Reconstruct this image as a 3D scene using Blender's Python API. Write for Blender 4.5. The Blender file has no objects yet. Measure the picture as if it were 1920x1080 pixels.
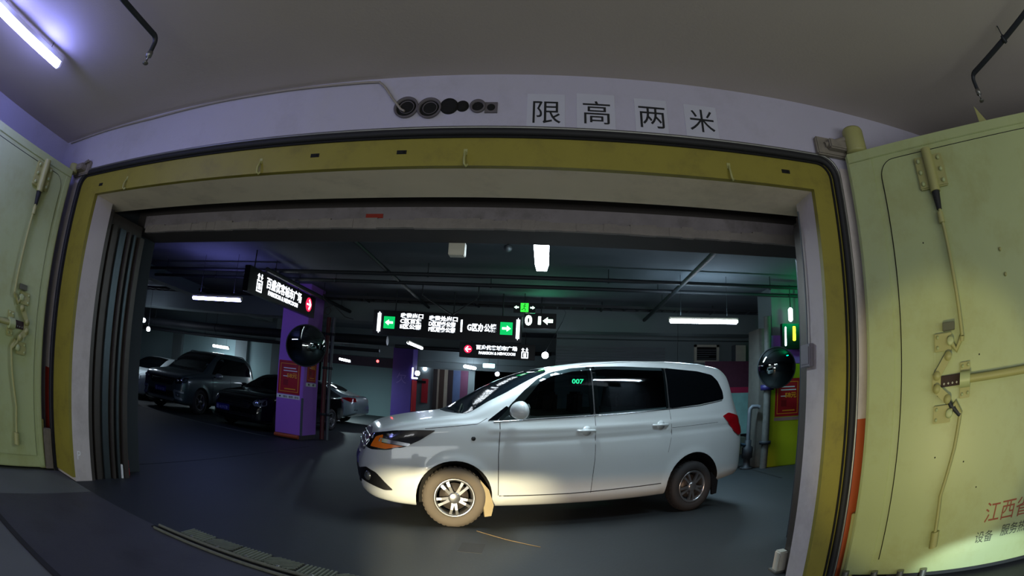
import bpy, bmesh, math, random
import numpy as np
from mathutils import Vector, Matrix
from mathutils.bvhtree import BVHTree

random.seed(7)
SC = bpy.context.scene
COL = SC.collection

# ---------------------------------------------------------------- camera
cam_data = bpy.data.cameras.new('dash_camera')
cam_data.type = 'PANO'
cam_data.panorama_type = 'FISHEYE_LENS_POLYNOMIAL'
cam_data.sensor_width = 36.0
cam_data.sensor_fit = 'HORIZONTAL'
cam_data.fisheye_fov = math.radians(200)
KS = (0.000000e+00, 5.136484e-02, 5.057795e-04, -4.533502e-05, 2.386228e-06)
cam_data.fisheye_polynomial_k0 = -KS[0]
cam_data.fisheye_polynomial_k1 = -KS[1]
cam_data.fisheye_polynomial_k2 = -KS[2]
cam_data.fisheye_polynomial_k3 = -KS[3]
cam_data.fisheye_polynomial_k4 = -KS[4]
cam_data.clip_start = 0.01
cam_data.clip_end = 200
cam = bpy.data.objects.new('dash_camera', cam_data)
COL.objects.link(cam)
_r = (0.997222, 0.056909, 0.048061)
_u = (-0.035177, -0.208936, 0.977296)
_f = (-0.065659, 0.976272, 0.206354)
cam.matrix_world = Matrix(((_r[0], _u[0], -_f[0], 0.0), (_r[1], _u[1], -_f[1], -2.9365),
                           (_r[2], _u[2], -_f[2], 1.3), (0, 0, 0, 1)))
SC.camera = cam

# ---------------------------------------------------------------- world, exposure
world = bpy.data.worlds.new('night')
SC.world = world
world.use_nodes = True
world.node_tree.nodes['Background'].inputs[0].default_value = (0.02, 0.025, 0.035, 1)
world.node_tree.nodes['Background'].inputs[1].default_value = 0.3
SC.view_settings.view_transform = 'Standard'
SC.view_settings.look = 'None'
SC.view_settings.exposure = 0.0
SC.view_settings.gamma = 1.0
SC.view_settings.use_curve_mapping = False


def area_light(name, loc, aim, size, size_y, power, color):
    d = bpy.data.lights.new(name, 'AREA')
    d.shape = 'RECTANGLE'
    d.size, d.size_y, d.energy, d.color = size, size_y, power, color
    o = bpy.data.objects.new(name, d)
    COL.objects.link(o)
    o.location = loc
    v = Vector(aim) - Vector(loc)
    o.rotation_euler = v.to_track_quat('-Z', 'Y').to_euler()
    return o


def spot_light(name, loc, aim, power, color, deg, blend, rad=0.04):
    d = bpy.data.lights.new(name, 'SPOT')
    d.energy, d.color, d.spot_size, d.spot_blend, d.shadow_soft_size = power, color, math.radians(deg), blend, rad
    o = bpy.data.objects.new(name, d)
    COL.objects.link(o)
    o.location = loc
    v = Vector(aim) - Vector(loc)
    o.rotation_euler = v.to_track_quat('-Z', 'Y').to_euler()
    return o


# front room: unseen fill lights added behind the camera to lift ceiling and doors
area_light('rear_fill_left', (-1.5, -6.0, 3.2), (-1.5, -2, 1.0), 1.2, 0.2, 5, (0.95, 0.97, 1.0))
area_light('rear_fill_right', (2.0, -5.6, 3.2), (1.0, -1, 1.6), 1.2, 0.2, 6, (1.0, 0.97, 0.9))
area_light('rear_low_fill', (0.5, -7.5, 0.5), (0.5, -0.5, 2.9), 9.0, 0.9, 160, (0.94, 1.0, 0.99))  # low upward fill, added; no hall stands behind it
# headlamps of the car that carries the camera (their hoods are built below)
spot_light('headlamp_low_beam_left', (-0.62, -1.95, 0.610), (-0.74, 2.2, 0.1), 1600, (1.0, 0.84, 0.52), 29, 0.85, 0.003)
spot_light('headlamp_low_beam_right', (0.62, -1.95, 0.612), (1.2, 2.6, 0.0), 230, (1.0, 0.66, 0.42), 56, 0.9, 0.003)
spot_light('headlamp_wide_spill', (0.75, -2.0, 0.7), (2.42, -0.55, 0.95), 62, (1.0, 0.88, 0.42), 52, 0.4, 0.05)
o = spot_light('fog_lamp_spill', (1.5, -2.1, 0.24), (2.95, -1.0, 0.06), 120, (0.72, 0.95, 1.0), 16, 0.6, 0.02)
o.scale = (3.2, 1.0, 1.0)


# ---------------------------------------------------------------- helpers
def srgb(r, g, b):
    def f(c):
        c = c / 255.0
        return c / 12.92 if c <= 0.04045 else ((c + 0.055) / 1.055) ** 2.4
    return (f(r), f(g), f(b), 1.0)


MATS = {}


def mat(name, rgb, rough=0.6, metal=0.0, var=0.12, scale=6.0, bump=0.0, bscale=40.0, coat=0.0, spec=0.5, stain=None,
        stain_amt=0.5, stain_scale=2.0):
    if name in MATS:
        return MATS[name]
    m = bpy.data.materials.new(name)
    m.use_nodes = True
    nt = m.node_tree
    b = nt.nodes['Principled BSDF']
    b.inputs['Roughness'].default_value = rough
    b.inputs['Metallic'].default_value = metal
    b.inputs['Specular IOR Level'].default_value = spec
    b.inputs['Coat Weight'].default_value = coat
    b.inputs['Coat Roughness'].default_value = 0.05
    c = srgb(*rgb)
    tc = nt.nodes.new('ShaderNodeTexCoord')
    n = nt.nodes.new('ShaderNodeTexNoise')
    n.inputs['Scale'].default_value = scale
    n.inputs['Detail'].default_value = 6
    nt.links.new(tc.outputs['Object'], n.inputs['Vector'])
    mx = nt.nodes.new('ShaderNodeMix')
    mx.data_type = 'RGBA'
    lo = tuple(x * (1 - var) for x in c[:3]) + (1,)
    hi = tuple(min(1, x * (1 + var)) for x in c[:3]) + (1,)
    mx.inputs[6].default_value = lo
    mx.inputs[7].default_value = hi
    nt.links.new(n.outputs['Fac'], mx.inputs[0])
    out = mx.outputs[2]
    if stain:
        n2 = nt.nodes.new('ShaderNodeTexNoise')
        n2.inputs['Scale'].default_value = stain_scale
        n2.inputs['Detail'].default_value = 9
        n2.inputs['Roughness'].default_value = 0.7
        nt.links.new(tc.outputs['Object'], n2.inputs['Vector'])
        rp = nt.nodes.new('ShaderNodeValToRGB')
        rp.color_ramp.elements[0].position = 0.5
        rp.color_ramp.elements[1].position = 0.72
        rp.color_ramp.elements[0].color = (0, 0, 0, 1)
        rp.color_ramp.elements[1].color = (stain_amt,) * 3 + (1,)
        nt.links.new(n2.outputs['Fac'], rp.inputs[0])
        m2 = nt.nodes.new('ShaderNodeMix')
        m2.data_type = 'RGBA'
        m2.inputs[7].default_value = srgb(*stain)
        nt.links.new(rp.outputs[0], m2.inputs[0])
        nt.links.new(out, m2.inputs[6])
        out = m2.outputs[2]
    nt.links.new(out, b.inputs['Base Color'])
    if bump > 0:
        nb = nt.nodes.new('ShaderNodeTexNoise')
        nb.inputs['Scale'].default_value = bscale
        nb.inputs['Detail'].default_value = 5
        nt.links.new(tc.outputs['Object'], nb.inputs['Vector'])
        bp = nt.nodes.new('ShaderNodeBump')
        bp.inputs['Strength'].default_value = bump
        bp.inputs['Distance'].default_value = 0.01
        nt.links.new(nb.outputs['Fac'], bp.inputs['Height'])
        nt.links.new(bp.outputs['Normal'], b.inputs['Normal'])
    MATS[name] = m
    return m


def glow(name, rgb, strength):
    if name in MATS:
        return MATS[name]
    m = bpy.data.materials.new(name)
    m.use_nodes = True
    b = m.node_tree.nodes['Principled BSDF']
    b.inputs['Base Color'].default_value = srgb(*rgb)
    b.inputs['Emission Color'].default_value = srgb(*rgb)
    b.inputs['Emission Strength'].default_value = strength
    MATS[name] = m
    return m


def tag(o, label=None, cat=None, group=None, kind=None):
    if label:
        o['label'] = label
    if cat:
        o['category'] = cat
    if group:
        o['group'] = group
    if kind:
        o['kind'] = kind
    return o


ORG = {}


def thing(name, label, cat, loc=(0, 0, 0), rotz=0.0, group=None, kind=None):
    o = bpy.data.objects.new(name, None)
    COL.objects.link(o)
    o.empty_display_size = 0.1
    o.location = loc
    o.rotation_euler = (0, 0, rotz)
    tag(o, label, cat, group, kind)
    ORG[o.name] = Vector(loc) if rotz == 0 else Vector((0, 0, 0))
    return o


class MB:
    """collects shapes, links them as ONE mesh object"""

    def __init__(self):
        self.v, self.f, self.s = [], [], []

    def add(self, vs, fs, smooth=False):
        n = len(self.v)
        self.v += [tuple(v) for v in vs]
        self.f += [tuple(i + n for i in f) for f in fs]
        self.s += [smooth] * len(fs)
        return self

    def box(self, a, b, bev=0.0):
        x0, x1 = sorted((a[0], b[0]))
        y0, y1 = sorted((a[1], b[1]))
        z0, z1 = sorted((a[2], b[2]))
        if bev <= 0:
            return self.add([(x0, y0, z0), (x1, y0, z0), (x1, y1, z0), (x0, y1, z0), (x0, y0, z1), (x1, y0, z1),
                             (x1, y1, z1), (x0, y1, z1)],
                            [(0, 3, 2, 1), (4, 5, 6, 7), (0, 1, 5, 4), (1, 2, 6, 5), (2, 3, 7, 6), (3, 0, 4, 7)])
        bm = bmesh.new()
        bmesh.ops.create_cube(bm, size=1)
        for v in bm.verts:
            v.co = Vector(((x0 + x1) / 2 + v.co.x * (x1 - x0), (y0 + y1) / 2 + v.co.y * (y1 - y0),
                           (z0 + z1) / 2 + v.co.z * (z1 - z0)))
        bmesh.ops.bevel(bm, geom=bm.edges[:], offset=bev, segments=2, affect='EDGES')
        return self.frombm(bm)

    def frombm(self, bm, smooth=False):
        bm.verts.index_update()
        self.add([v.co[:] for v in bm.verts], [[v.index for v in f.verts] for f in bm.faces], smooth)
        bm.free()
        return self

    def tube(self, pts, r, n=10, caps=True, radii=None, closed=False):
        pts = [Vector(p) for p in pts]
        rings, N = [], len(pts)
        up = None
        for i, p in enumerate(pts):
            if closed:
                d = pts[(i + 1) % N] - pts[i - 1]
            else:
                d = pts[min(i + 1, N - 1)] - pts[max(i - 1, 0)]
            d.normalize()
            if up is None:
                up = Vector((0, 0, 1)) if abs(d.z) < 0.9 else Vector((1, 0, 0))
            a = d.cross(up)
            if a.length < 1e-4:
                a = d.orthogonal()
            a.normalize()
            b = a.cross(d).normalized()
            up = b
            rr = radii[i] if radii else r
            rings.append([p + a * math.cos(2 * math.pi * k / n) * rr + b * math.sin(2 * math.pi * k / n) * rr for k in range(n)])
        vs = [v for ring in rings for v in ring]
        fs = []
        M = N if closed else N - 1
        for i in range(M):
            j = (i + 1) % N
            for k in range(n):
                fs.append((i * n + k, i * n + (k + 1) % n, j * n + (k + 1) % n, j * n + k))
        self.add(vs, fs, True)
        if caps and not closed:
            m = len(self.v)
            self.add(rings[0], [tuple(range(n))[::-1]])
            self.add(rings[-1], [tuple(range(n))])
        return self

    def lathe(self, prof, c, axis, n=32, smooth=True):
        """prof: (radius, offset along axis) list"""
        ax = Vector(axis).normalized()
        a = ax.orthogonal().normalized()
        b = ax.cross(a)
        c = Vector(c)
        vs = []
        for (r, h) in prof:
            for k in range(n):
                t = 2 * math.pi * k / n
                vs.append(c + ax * h + (a * math.cos(t) + b * math.sin(t)) * r)
        fs = []
        for i in range(len(prof) - 1):
            for k in range(n):
                fs.append((i * n + k, i * n + (k + 1) % n, (i + 1) * n + (k + 1) % n, (i + 1) * n + k))
        return self.add(vs, fs, smooth)

    def prism(self, poly, o, ux, uy, depth):
        """polygon in plane (o,ux,uy), pushed along ux x uy by depth"""
        o, ux, uy = Vector(o), Vector(ux), Vector(uy)
        nrm = ux.cross(uy).normalized()
        n = len(poly)
        vs = [o + ux * p[0] + uy * p[1] for p in poly] + [o + ux * p[0] + uy * p[1] + nrm * depth for p in poly]
        fs = [tuple(range(n))[::-1], tuple(range(n, 2 * n))]
        for i in range(n):
            j = (i + 1) % n
            fs.append((i, j, n + j, n + i))
        return self.add(vs, fs)

    def build(self, name, m, parent=None, label=None, smooth=None, fix=True):
        me = bpy.data.meshes.new(name)
        org = Vector((0, 0, 0))
        if parent is not None:
            org = ORG.get(parent.name, Vector((0, 0, 0)))
        me.from_pydata([(v[0] - org.x, v[1] - org.y, v[2] - org.z) for v in self.v], [], self.f)
        me.materials.append(m)
        if fix:
            bm = bmesh.new()
            bm.from_mesh(me)
            bmesh.ops.recalc_face_normals(bm, faces=bm.faces)
            bm.to_mesh(me)
            bm.free()
        for p, s in zip(me.polygons, self.s):
            p.use_smooth = s
        o = bpy.data.objects.new(name, me)
        COL.objects.link(o)
        if parent is not None:
            o.parent = parent
            ORG[o.name] = org
        if label:
            o['label'] = label
        return o


def text_mb(body, o, ux, uy, size, depth=0.002, align='CENTER', width=None, bold=0.0):
    """lettering as mesh: baseline origin o, directions ux, uy; returns MB. width rescales."""
    cu = bpy.data.curves.new('lettering', 'FONT')
    cu.body = body
    cu.size = size
    cu.extrude = depth / 2
    cu.offset = bold
    cu.align_x = 'LEFT'
    cu.resolution_u = 3
    ob = bpy.data.objects.new('lettering_tmp', cu)
    COL.objects.link(ob)
    dg = bpy.context.evaluated_depsgraph_get()
    me = bpy.data.meshes.new_from_object(ob.evaluated_get(dg))
    mb = MB()
    if len(me.vertices):
        xs = [v.co.x for v in me.vertices]
        x0, x1 = min(xs), max(xs)
        k = 1.0 if width is None else width / (x1 - x0)
        sh = {'CENTER': (x0 + x1) / 2, 'LEFT': x0, 'RIGHT': x1}[align]
        o, ux, uy = Vector(o), Vector(ux), Vector(uy)
        n = ux.cross(uy).normalized()
        mb.add([o + ux * ((v.co.x - sh) * k) + uy * v.co.y + n * v.co.z for v in me.vertices],
               [tuple(p.vertices) for p in me.polygons])
    bpy.data.objects.remove(ob)
    bpy.data.curves.remove(cu)
    bpy.data.meshes.remove(me)
    return mb


# ---------------------------------------------------------------- materials
M_ceil = mat('ceiling_paint', (182, 172, 166), 0.9, var=0.05, scale=1.5, bump=0.15, bscale=60)
M_wall = mat('white_wall_paint', (178, 174, 190), 0.85, var=0.06, scale=2, bump=0.15, bscale=50, stain=(120, 112, 110), stain_amt=0.25)
M_soffit = mat('beige_reveal_paint', (222, 208, 180), 0.85, var=0.08, scale=3, bump=0.1, stain=(120, 105, 85), stain_amt=0.3)
M_reveal = mat('pale_reveal_paint', (200, 190, 188), 0.85, var=0.08, scale=3, bump=0.1, stain=(140, 125, 120), stain_amt=0.4)
M_frame = mat('yellow_frame_paint', (138, 128, 44), 0.55, var=0.12, scale=4, bump=0.08, stain=(95, 82, 35), stain_amt=0.5, stain_scale=5)
M_leaf = mat('yellow_green_door_paint', (172, 182, 128), 0.42, var=0.05, scale=3, bump=0.06, bscale=12, stain=(150, 146, 84), stain_amt=0.5)
M_leafd = mat('door_paint_dull', (162, 160, 100), 0.5, var=0.08, scale=5)
M_rubber = mat('black_rubber', (26, 26, 28), 0.7)
M_dark = mat('dark_gap', (12, 11, 10), 0.9)
M_floor = mat('front_floor_concrete', (62, 62, 66), 0.6, var=0.2, scale=2.5, bump=0.2, bscale=70, stain=(40, 38, 38), stain_amt=0.6)
M_gfloor = mat('garage_floor_epoxy', (34, 38, 40), 0.62, var=0.15, scale=1.5, bump=0.12, bscale=40, stain=(34, 42, 48), stain_amt=0.6, stain_scale=0.9)
M_gceil = mat('garage_ceiling_paint', (94, 100, 108), 0.9, var=0.1, scale=1, bump=0.2)
M_gbeam = mat('garage_beam_paint', (112, 124, 126), 0.9, var=0.1, scale=1, bump=0.2)
M_gwall = mat('garage_wall_teal', (150, 178, 180), 0.8, var=0.06, scale=1)
M_gwall2 = mat('garage_wall_grey', (112, 124, 126), 0.85, var=0.1, scale=1.5)
M_gdark = mat('garage_dark_wall', (45, 50, 56), 0.9)
M_steel = mat('dark_shutter_steel', (78, 72, 68), 0.45, metal=0.5, var=0.2, scale=8, bump=0.1)
M_steel2 = mat('bare_shutter_steel', (86, 94, 98), 0.42, metal=0.8, var=0.15, scale=12)
M_concr = mat('rough_beam_concrete', (140, 132, 128), 0.9, var=0.2, scale=12, bump=0.8, bscale=30)
M_brown = mat('dark_brown_paint', (58, 52, 50), 0.8, var=0.15)
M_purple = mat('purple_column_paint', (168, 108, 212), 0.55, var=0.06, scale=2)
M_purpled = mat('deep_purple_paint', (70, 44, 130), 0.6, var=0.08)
M_lime = mat('lime_column_paint', (168, 180, 22), 0.55, var=0.06)
M_red = mat('red_poster', (176, 30, 40), 0.5, var=0.05)
M_redp = mat('red_paint', (150, 42, 24), 0.6, var=0.12)
M_orange = mat('orange_paint', (176, 84, 44), 0.55, var=0.12)
M_yellow = mat('yellow_paint', (222, 178, 40), 0.55, var=0.08)
M_gold = mat('gold_print', (238, 170, 40), 0.5)
M_whitep = mat('white_print', (232, 232, 232), 0.5)
M_black = mat('black_print', (14, 16, 20), 0.6)
M_pipe = mat('grey_pipe_paint', (92, 98, 104), 0.5, metal=0.2)
M_dpipe = mat('dark_pipe_paint', (34, 38, 44), 0.6)
M_rpipe = mat('red_pipe_paint', (88, 32, 36), 0.5)
M_cream = mat('cream_metal', (200, 196, 180), 0.5)
M_chrome = mat('chrome', (215, 218, 222), 0.12, metal=1.0, var=0.02)
M_mirror = mat('convex_mirror_glass', (150, 158, 155), 0.03, metal=1.0, var=0.01)
M_zinc = mat('zinc_steel', (135, 135, 130), 0.4, metal=0.8)
M_signbox = mat('sign_box_black', (10, 12, 20), 0.35)
M_blueplate = mat('blue_plate', (28, 30, 110), 0.4)
M_tube = glow('lit_tube', (225, 238, 255), 30)
M_tubeb = glow('lit_tube_blue', (160, 165, 255), 30)
M_signlit = glow('lit_lettering', (240, 248, 255), 3)
M_green = glow('lit_green', (0, 190, 95), 1.1)
M_greenx = glow('lit_green_exit', (60, 255, 70), 1.1)
M_redlit = glow('lit_red', (235, 40, 80), 1.3)
M_redlamp = glow('red_lamp', (255, 60, 60), 10)
M_yellowlit = glow('lit_yellow', (225, 235, 60), 2.0)
M_cyanlit = glow('lit_cyan', (170, 240, 240), 5)

# ---------------------------------------------------------------- structure: front room
CZ = 3.36
OL, OR_, OT = -4.067, 1.79, 2.667        # opening: left, right, top
WL, WR = -5.12, 6.2


def struct(mb, name, m, **k):
    o = mb.build(name, m, **k)
    o['kind'] = 'structure'
    return o


struct(MB().box((-3.75, -1.6, -0.1), (WR, 0.02, 0)), 'floor_front', M_floor)
struct(MB().box((WL, -9, -0.1), (WR, -1.6, 0)).box((WL, -1.6, -0.1), (-3.75, 0.02, 0.0)), 'floor_pale', mat('floor_pale_concrete', (96, 100, 92), 0.65, var=0.2, scale=2, bump=0.2))  # paler greenish floor tone towards the camera and along the left wall
struct(MB().box((WL - 0.2, -9, CZ), (WR + 0.2, 0.3, CZ + 0.2)), 'ceiling_front', M_ceil)
struct(MB().box((WL - 0.2, -9, 0), (WL, 0.3, CZ)), 'wall_left', M_wall)
struct(MB().box((WR, -9, 0), (WR + 0.2, 0.3, CZ)), 'wall_right', M_wall)
struct(MB().box((WL, -9.2, 0), (WR, -9, CZ)), 'wall_rear', M_wall)
# own car, unseen: bumper bar; lamp hoods added to cut the beams level
oc = thing('car_front', 'unseen dark front bumper of the camera car with hoods added to cut its headlamp beams', 'car', (0, -2.2, 0))
MB().box((-0.85, -2.46, 0.12), (0.85, -2.12, 0.5), 0.05).build('bumper', M_rubber, oc)
for x_ in (-0.62, 0.62):
    MB().box((x_ - 0.12, -2.2, 0.5), (x_ + 0.12, -1.98, 0.6)).build('lamp_body', M_rubber, oc)
    MB().box((x_ - 0.14, -2.2, 0.64), (x_ + 0.14, -1.8, 0.66)).box((x_ - 0.14, -1.8, 0.6072 if x_ < 0 else 0.6072), (x_ + 0.14, -1.65, 0.66)).build('cutoff_hood', M_rubber, oc)
    MB().box((x_ - 0.15, -2.2, 0.5), (x_ - 0.14, -1.65, 0.66)).build('cutoff_cheek', M_rubber, oc)
    MB().box((x_ + 0.14, -2.2, 0.5), (x_ + 0.15, -1.65, 0.66)).build('cutoff_cheek', M_rubber, oc)
    MB().lathe([(0.0005, 0), (0.28, 0), (0.3, 0.02), (0.3, 0.18), (0.28, 0.2), (0.0005, 0.2)], (x_ * 1.2 - 0.1, -2.72, 0.3), (1, 0, 0), 24).build('wheel', M_rubber, oc)
w = MB().box((WL, 0.0, OT + 0.2), (WR, 0.535, CZ + 0.2))
w.box((WL, 0, 0), (-4.46, 0.3, OT + 0.2)).box((2.005, 0, 0), (WR, 0.3, OT + 0.2))
wf = struct(w, 'wall_front', M_wall)
# reveal: soffit and the two cheeks behind the steel frame
MB().box((OL - 0.39, 0.045, OT), (OR_ + 0.21, 0.535, OT + 0.21)).build('soffit', M_soffit, wf)
MB().box((-4.46, 0.045, 0), (OL, 0.31, OT)).build('cheek', M_reveal, wf)
MB().box((OR_, 0.045, 0), (2.005, 0.31, OT)).build('cheek', M_reveal, wf)
text_mb('P', (OL + 0.001, 0.13, 0.215), (0, 1, 0), (0, 0, 1), 0.12, 0.002).build('chalk_mark', M_whitep, wf, 'white chalk letter P')

# yellow steel frame face + gasket
fr = thing('door_frame', 'yellow painted steel door frame with black rubber gasket around the wide opening', 'door frame', (0, 0, 0))
MB().box((-4.44, 0.0, OT), (1.985, 0.045, 2.885)).build('head_plate', M_frame, fr)
MB().box((-4.44, 0.0, 0.04), (OL, 0.045, OT)).build('jamb_plate', M_frame, fr)
MB().box((OR_, 0.0, 0), (1.985, 0.045, OT)).build('jamb_plate', M_frame, fr)


def roundpath(x0, x1, zt, r, y, n=6):
    p = [(x0, y, 0.0), (x0, y, 0.9), (x0, y, 1.9), (x0, y, zt - r)]
    for k in range(1, n + 1):
        a = math.pi / 2 * k / n
        p.append((x0 + r - r * math.cos(a), y, zt - r + r * math.sin(a)))
    for k in range(1, 6):
        p.append((x0 + r + (x1 - x0 - 2 * r) * k / 6, y, zt))
    for k in range(0, n + 1):
        a = math.pi / 2 * k / n
        p.append((x1 - r + r * math.sin(a), y, zt - r + r * math.cos(a)))
    p += [(x1, y, 1.9), (x1, y, 0.9), (x1, y, 0.0)]
    return p


MB().tube(roundpath(-4.455, 2.0, 2.9, 0.14, -0.012), 0.025, 8).build('gasket', M_rubber, fr)
MB().tube(roundpath(-4.415, 1.955, 2.868, 0.11, -0.006), 0.009, 6).build('gasket_lip', M_dark, fr)
MB().tube(roundpath(-4.495, 2.045, 2.935, 0.15, -0.008), 0.011, 6).build('angle_edge', M_zinc, fr)
# painted strips beside the frame: pale above, red below
for (xa, xb, zt) in ((-4.61, -4.51, 1.0), (2.06, 2.165, 1.14)):
    MB().box((xa, -0.006, zt), (xb, 0.0, 2.86)).build('pale_strip', M_reveal, fr)
    MB().box((xa, -0.007, 0), (xb, 0.0, zt)).build('red_strip', M_redp if xa < 0 else M_orange, fr, 'rust red painted foot of the frame strip')
for x in (-3.544, -1.991, -0.523, 1.138):
    h = MB().tube([(x, 0.0, 2.76), (x, -0.015, 2.74), (x, -0.03, 2.70), (x + 0.004, -0.032, 2.665), (x + 0.012, -0.02, 2.652), (x + 0.02, -0.012, 2.668)], 0.008, 8)
    h.box((x - 0.012, -0.004, 2.74), (x + 0.012, 0.0, 2.78))
    h.build('hook', M_leafd, fr)
for x, z in ((-3.998, 2.75), (-1.551, 2.772), (-0.933, 2.766), (1.572, 2.77)):
    MB().box((x - 0.032, -0.004, z - 0.013), (x + 0.032, 0.0, z + 0.013)).lathe([(0.006, -0.001), (0.006, 0.008), (0, 0.009)], (x + 0.015, -0.004, z), (0, -1, 0), 8).build('bolt_slot', M_dark, fr)

# ---------------------------------------------------------------- lintel details
GX = [(-0.158, 0.082), (0.156, 0.402), (0.532, 0.748), (0.868, 1.098)]
GZ = [(2.915, 3.2), (2.925, 3.215), (2.925, 3.205), (2.93, 3.195)]
gname = ['first character', 'character', 'character', 'last character']
for (xa, xb), (za, zb), ch, lab in zip(GX, GZ, '限高两米', (
        'white paper sheet on the lintel with 限, next to the row of pipe holes',
        'white paper sheet on the lintel with 高, second after the pipe holes',
        'white paper sheet on the lintel with 两, third after the pipe holes',
        'white paper sheet on the lintel with 米, nearest the yellow door leaf')):
    t = thing('paper_sign', lab, 'sign', ((xa + xb) / 2, -0.004, za), group='height limit sheets on the lintel')
    MB().box((xa, -0.003, za), (xb, 0.0, zb)).build('sheet', mat('sign_paper', (186, 186, 198), 0.6, var=0.04), t)
    w_ = 0.185
    text_mb(ch, ((xa + xb) / 2 + 0.005, -0.004, za + 0.075), (1, 0, 0), (0, 0, 1), w_ * 1.02, 0.002, width=w_ * 0.95).build('lettering', M_black, t)

for i, (x, z, r) in enumerate(((-0.947, 3.097, 0.078), (-0.789, 3.085, 0.075), (-0.66, 3.1, 0.06), (-0.573, 3.1, 0.042), (-0.472, 3.092, 0.046), (-0.386, 3.085, 0.04))):
    lab = ('large open pipe hole in the lintel with the wall cable running into it',
           'large round pipe hole in the lintel, second from the wall cable',
           'black plugged pipe hole in the lintel, third from the wall cable',
           'small pipe hole touching the black plugged one',
           'small pipe hole, second nearest to the first paper sheet',
           'small pipe hole with squarish edge, nearest to the paper sheets')[i]
    t = thing('pipe_hole', lab, 'pipe hole', (x, -0.02, z), group='pipe holes in the lintel')
    M_ring = mat('pipe_ring', (92, 86, 90), 0.7)
    if i in (0, 1, 4):
        MB().lathe([(r, 0.0), (r + 0.006, 0.022), (r - 0.006, 0.026), (r - 0.012, 0.0)], (x, 0, z), (0, -1, 0), 28).build('rim', M_ring, t)
    elif i == 5:
        MB().box((x - r, -0.012, z - r), (x + r, 0, z + r)).build('rim', M_ring, t)
    else:
        MB().lathe([(r, 0.0), (r, 0.008), (r - 0.004, 0.01), (r - 0.01, 0.0)], (x, 0, z), (0, -1, 0), 28).build('rim', M_dark, t)
    MB().lathe([(0.0005, 0.014), (r * 0.6, 0.014), (r - 0.004, 0.004 if i != 2 else 0.02), (r - 0.004, 0)], (x, 0, z), (0, -1, 0), 28).build('plug', M_dark, t)
    if i in (0, 1):
        MB().lathe([(r * 0.62, 0.014), (r * 0.66, 0.02), (r * 0.6, 0.02), (r * 0.58, 0.0)], (x + 0.005, 0, z + 0.0), (0, -1, 0), 24).build('inner_pipe', M_ring, t)

cb = MB().tube([(-5.0, -0.02, 3.33), (-4.2, -0.02, 3.335), (-3.4, -0.02, 3.32), (-2.6, -0.02, 3.335), (-1.9, -0.02, 3.335), (-1.25, -0.02, 3.325), (-1.17, -0.02, 3.32), (-1.12, -0.02, 3.27), (-1.05, -0.02, 3.17), (-0.98, -0.025, 3.08), (-0.95, -0.03, 3.06)], 0.0085, 8)
tag(cb.build('wall_cable', mat('cable_sheath', (150, 142, 132), 0.6)), 'thin pale cable along the top of the lintel running down into a pipe hole', 'cable')


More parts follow.
